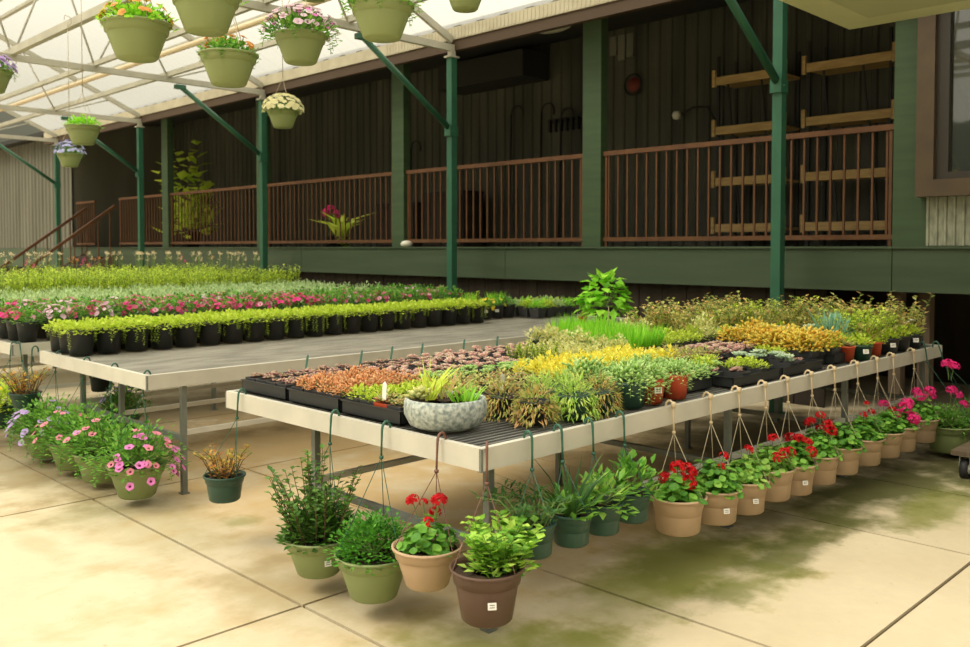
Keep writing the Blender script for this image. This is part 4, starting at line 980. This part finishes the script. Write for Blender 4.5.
for k in range(20):
    for r in range(5):
        x=2.4+k*.245; y=(8.74,8.98,10.05,10.3,10.55)[r]
        rr=['first','second','third','fourth','rearmost'][r]
        t=thing('potted_foliage_plant','black pot of soft grey green foliage, %s row behind the magenta blooms'%rr,'potted plant',(x+rnd.uniform(-.02,.02),y,BZ),0,'grey green foliage pots, %s row'%rr)
        place(PT,'pot',t); s=rnd.uniform(.9,1.1); place(rnd.choice(SIL),'foliage',t,(0,0,.15),rz=rnd.uniform(0,6),sc=s)
def tallp(k):
    return merge(sprigs(540+k,16,.14,.30,.05,.018,'yelgreen',.3,13,hv=.3),dome(k,90,.13,.2,.05,.018,'yelgreen',stems=3))
TL=V(tallp,3)
def seedm(k,mat):
    r=random.Random(k); b=MB()
    for j in range(3):
        a=r.uniform(0,6); x,y=math.cos(a)*.05,math.sin(a)*.05; h=r.uniform(.42,.52)
        b.tube([(x*.3,y*.3,0),(x,y,h)],.003,'stem',4,False)
        for q in range(12): b.leaf((x+r.gauss(0,.008),y+r.gauss(0,.008),h+r.uniform(-.02,.03)),sph(r),.03,.012,mat)
    return b.mesh('seed_heads' if mat=='seed' else 'blossoms')
SD=[seedm(k,'seed') for k in range(2)]; SDR=[seedm(k+5,'petalor') for k in range(1)]+[seedm(9,'petalhot')]
for k in range(19):
    for r in range(7):
        x=2.45+k*.255; y=(10.95,11.22,11.48,12.5,12.85,13.3,13.8)[r]; rr=ordn[r]
        v=rnd.random(); kd='sd' if v<.35 else ('rd' if v<.45 else 'no')
        t=thing('potted_tall_plant','tall yellow green potted plant %s, %s row behind the grey green ones'%({'sd':'with pale seed heads','rd':'with red blooms','no':'without blooms'}[kd],rr),'potted plant',(x+rnd.uniform(-.03,.03),y,BZ),0,'tall yellow green pots %s, %s row'%({'sd':'with seed heads','rd':'with red blooms','no':'without blooms'}[kd],rr))
        place(PT,'pot',t,sc=1.1); s=rnd.uniform(.85,1.1); place(rnd.choice(TL),'foliage',t,(0,0,.16),rz=rnd.uniform(0,6),sc=s)
        if kd=='sd': place(SD[k%2],'seed_heads',t,(0,0,.16))
        if kd=='rd': place(SDR[k%2],'blossoms',t,(0,0,.16),sc=.85)
# porch plants
b=merge(sprigs(601,9,.3,1.5,.3,.2,'yelgreen',.45,12,hv=.5,smat='stemb'),dome(602,110,.5,.85,.28,.2,'yelgreen',fill=.3,stems=6)); me=b.mesh('foliage')
tabpot('large pale leafy potted plant behind the railing near the stairs',8.9,17.7,'black',.4,.35,me,1.05,z=1.5,group=None)
b=sprigs(603,7,.2,.7,.1,.05,'dkleaf',.3,8); t=tabpot('potted plant with pink blooms behind the railing',8.6,12.2,'black',.25,.2,b.mesh('foliage'),.6,z=1.5)
scatter(t,'hot',4,.1,.12,81,zb=.55,name='flower_head',sc=1.9)
t=tabpot('yellow green drooping plant hanging through the railing over the beam',8.2,11.35,'black',.2,.16,strands(blades(604,26,.06,.55,.09,'lime',.8,.9),9,4,.1,.3,'lime',.08,.05).mesh('foliage'),.9,z=1.515)
# cart wheel at the right
t=thing('garden_cart','low garden cart with black caster wheel at the frame edge','cart',(6.40,1.57,0))
for dx,dy in ((-.13,.27),(-.13,-.3),(.6,.27),(.6,-.3)):
    b=MB(); b.tube([(dx,dy-.022,.065),(dx,dy+.022,.065)],.065,'rubber',20); b.build('wheel',t)
    b=MB(); b.tube([(dx,dy-.026,.065),(dx,dy+.026,.065)],.034,'steel',16); b.bb(dx-.02,dx+.02,dy-.035,dy-.028,.06,.15,'steel'); b.bb(dx-.02,dx+.02,dy+.028,dy+.035,.06,.15,'steel'); b.bb(dx-.03,dx+.03,dy-.04,dy+.04,.145,.155,'steel'); b.build('caster_fork',t)
b=MB(); b.bb(-.2,.7,-.38,.34,.155,.185,'timber'); b.build('deck',t)
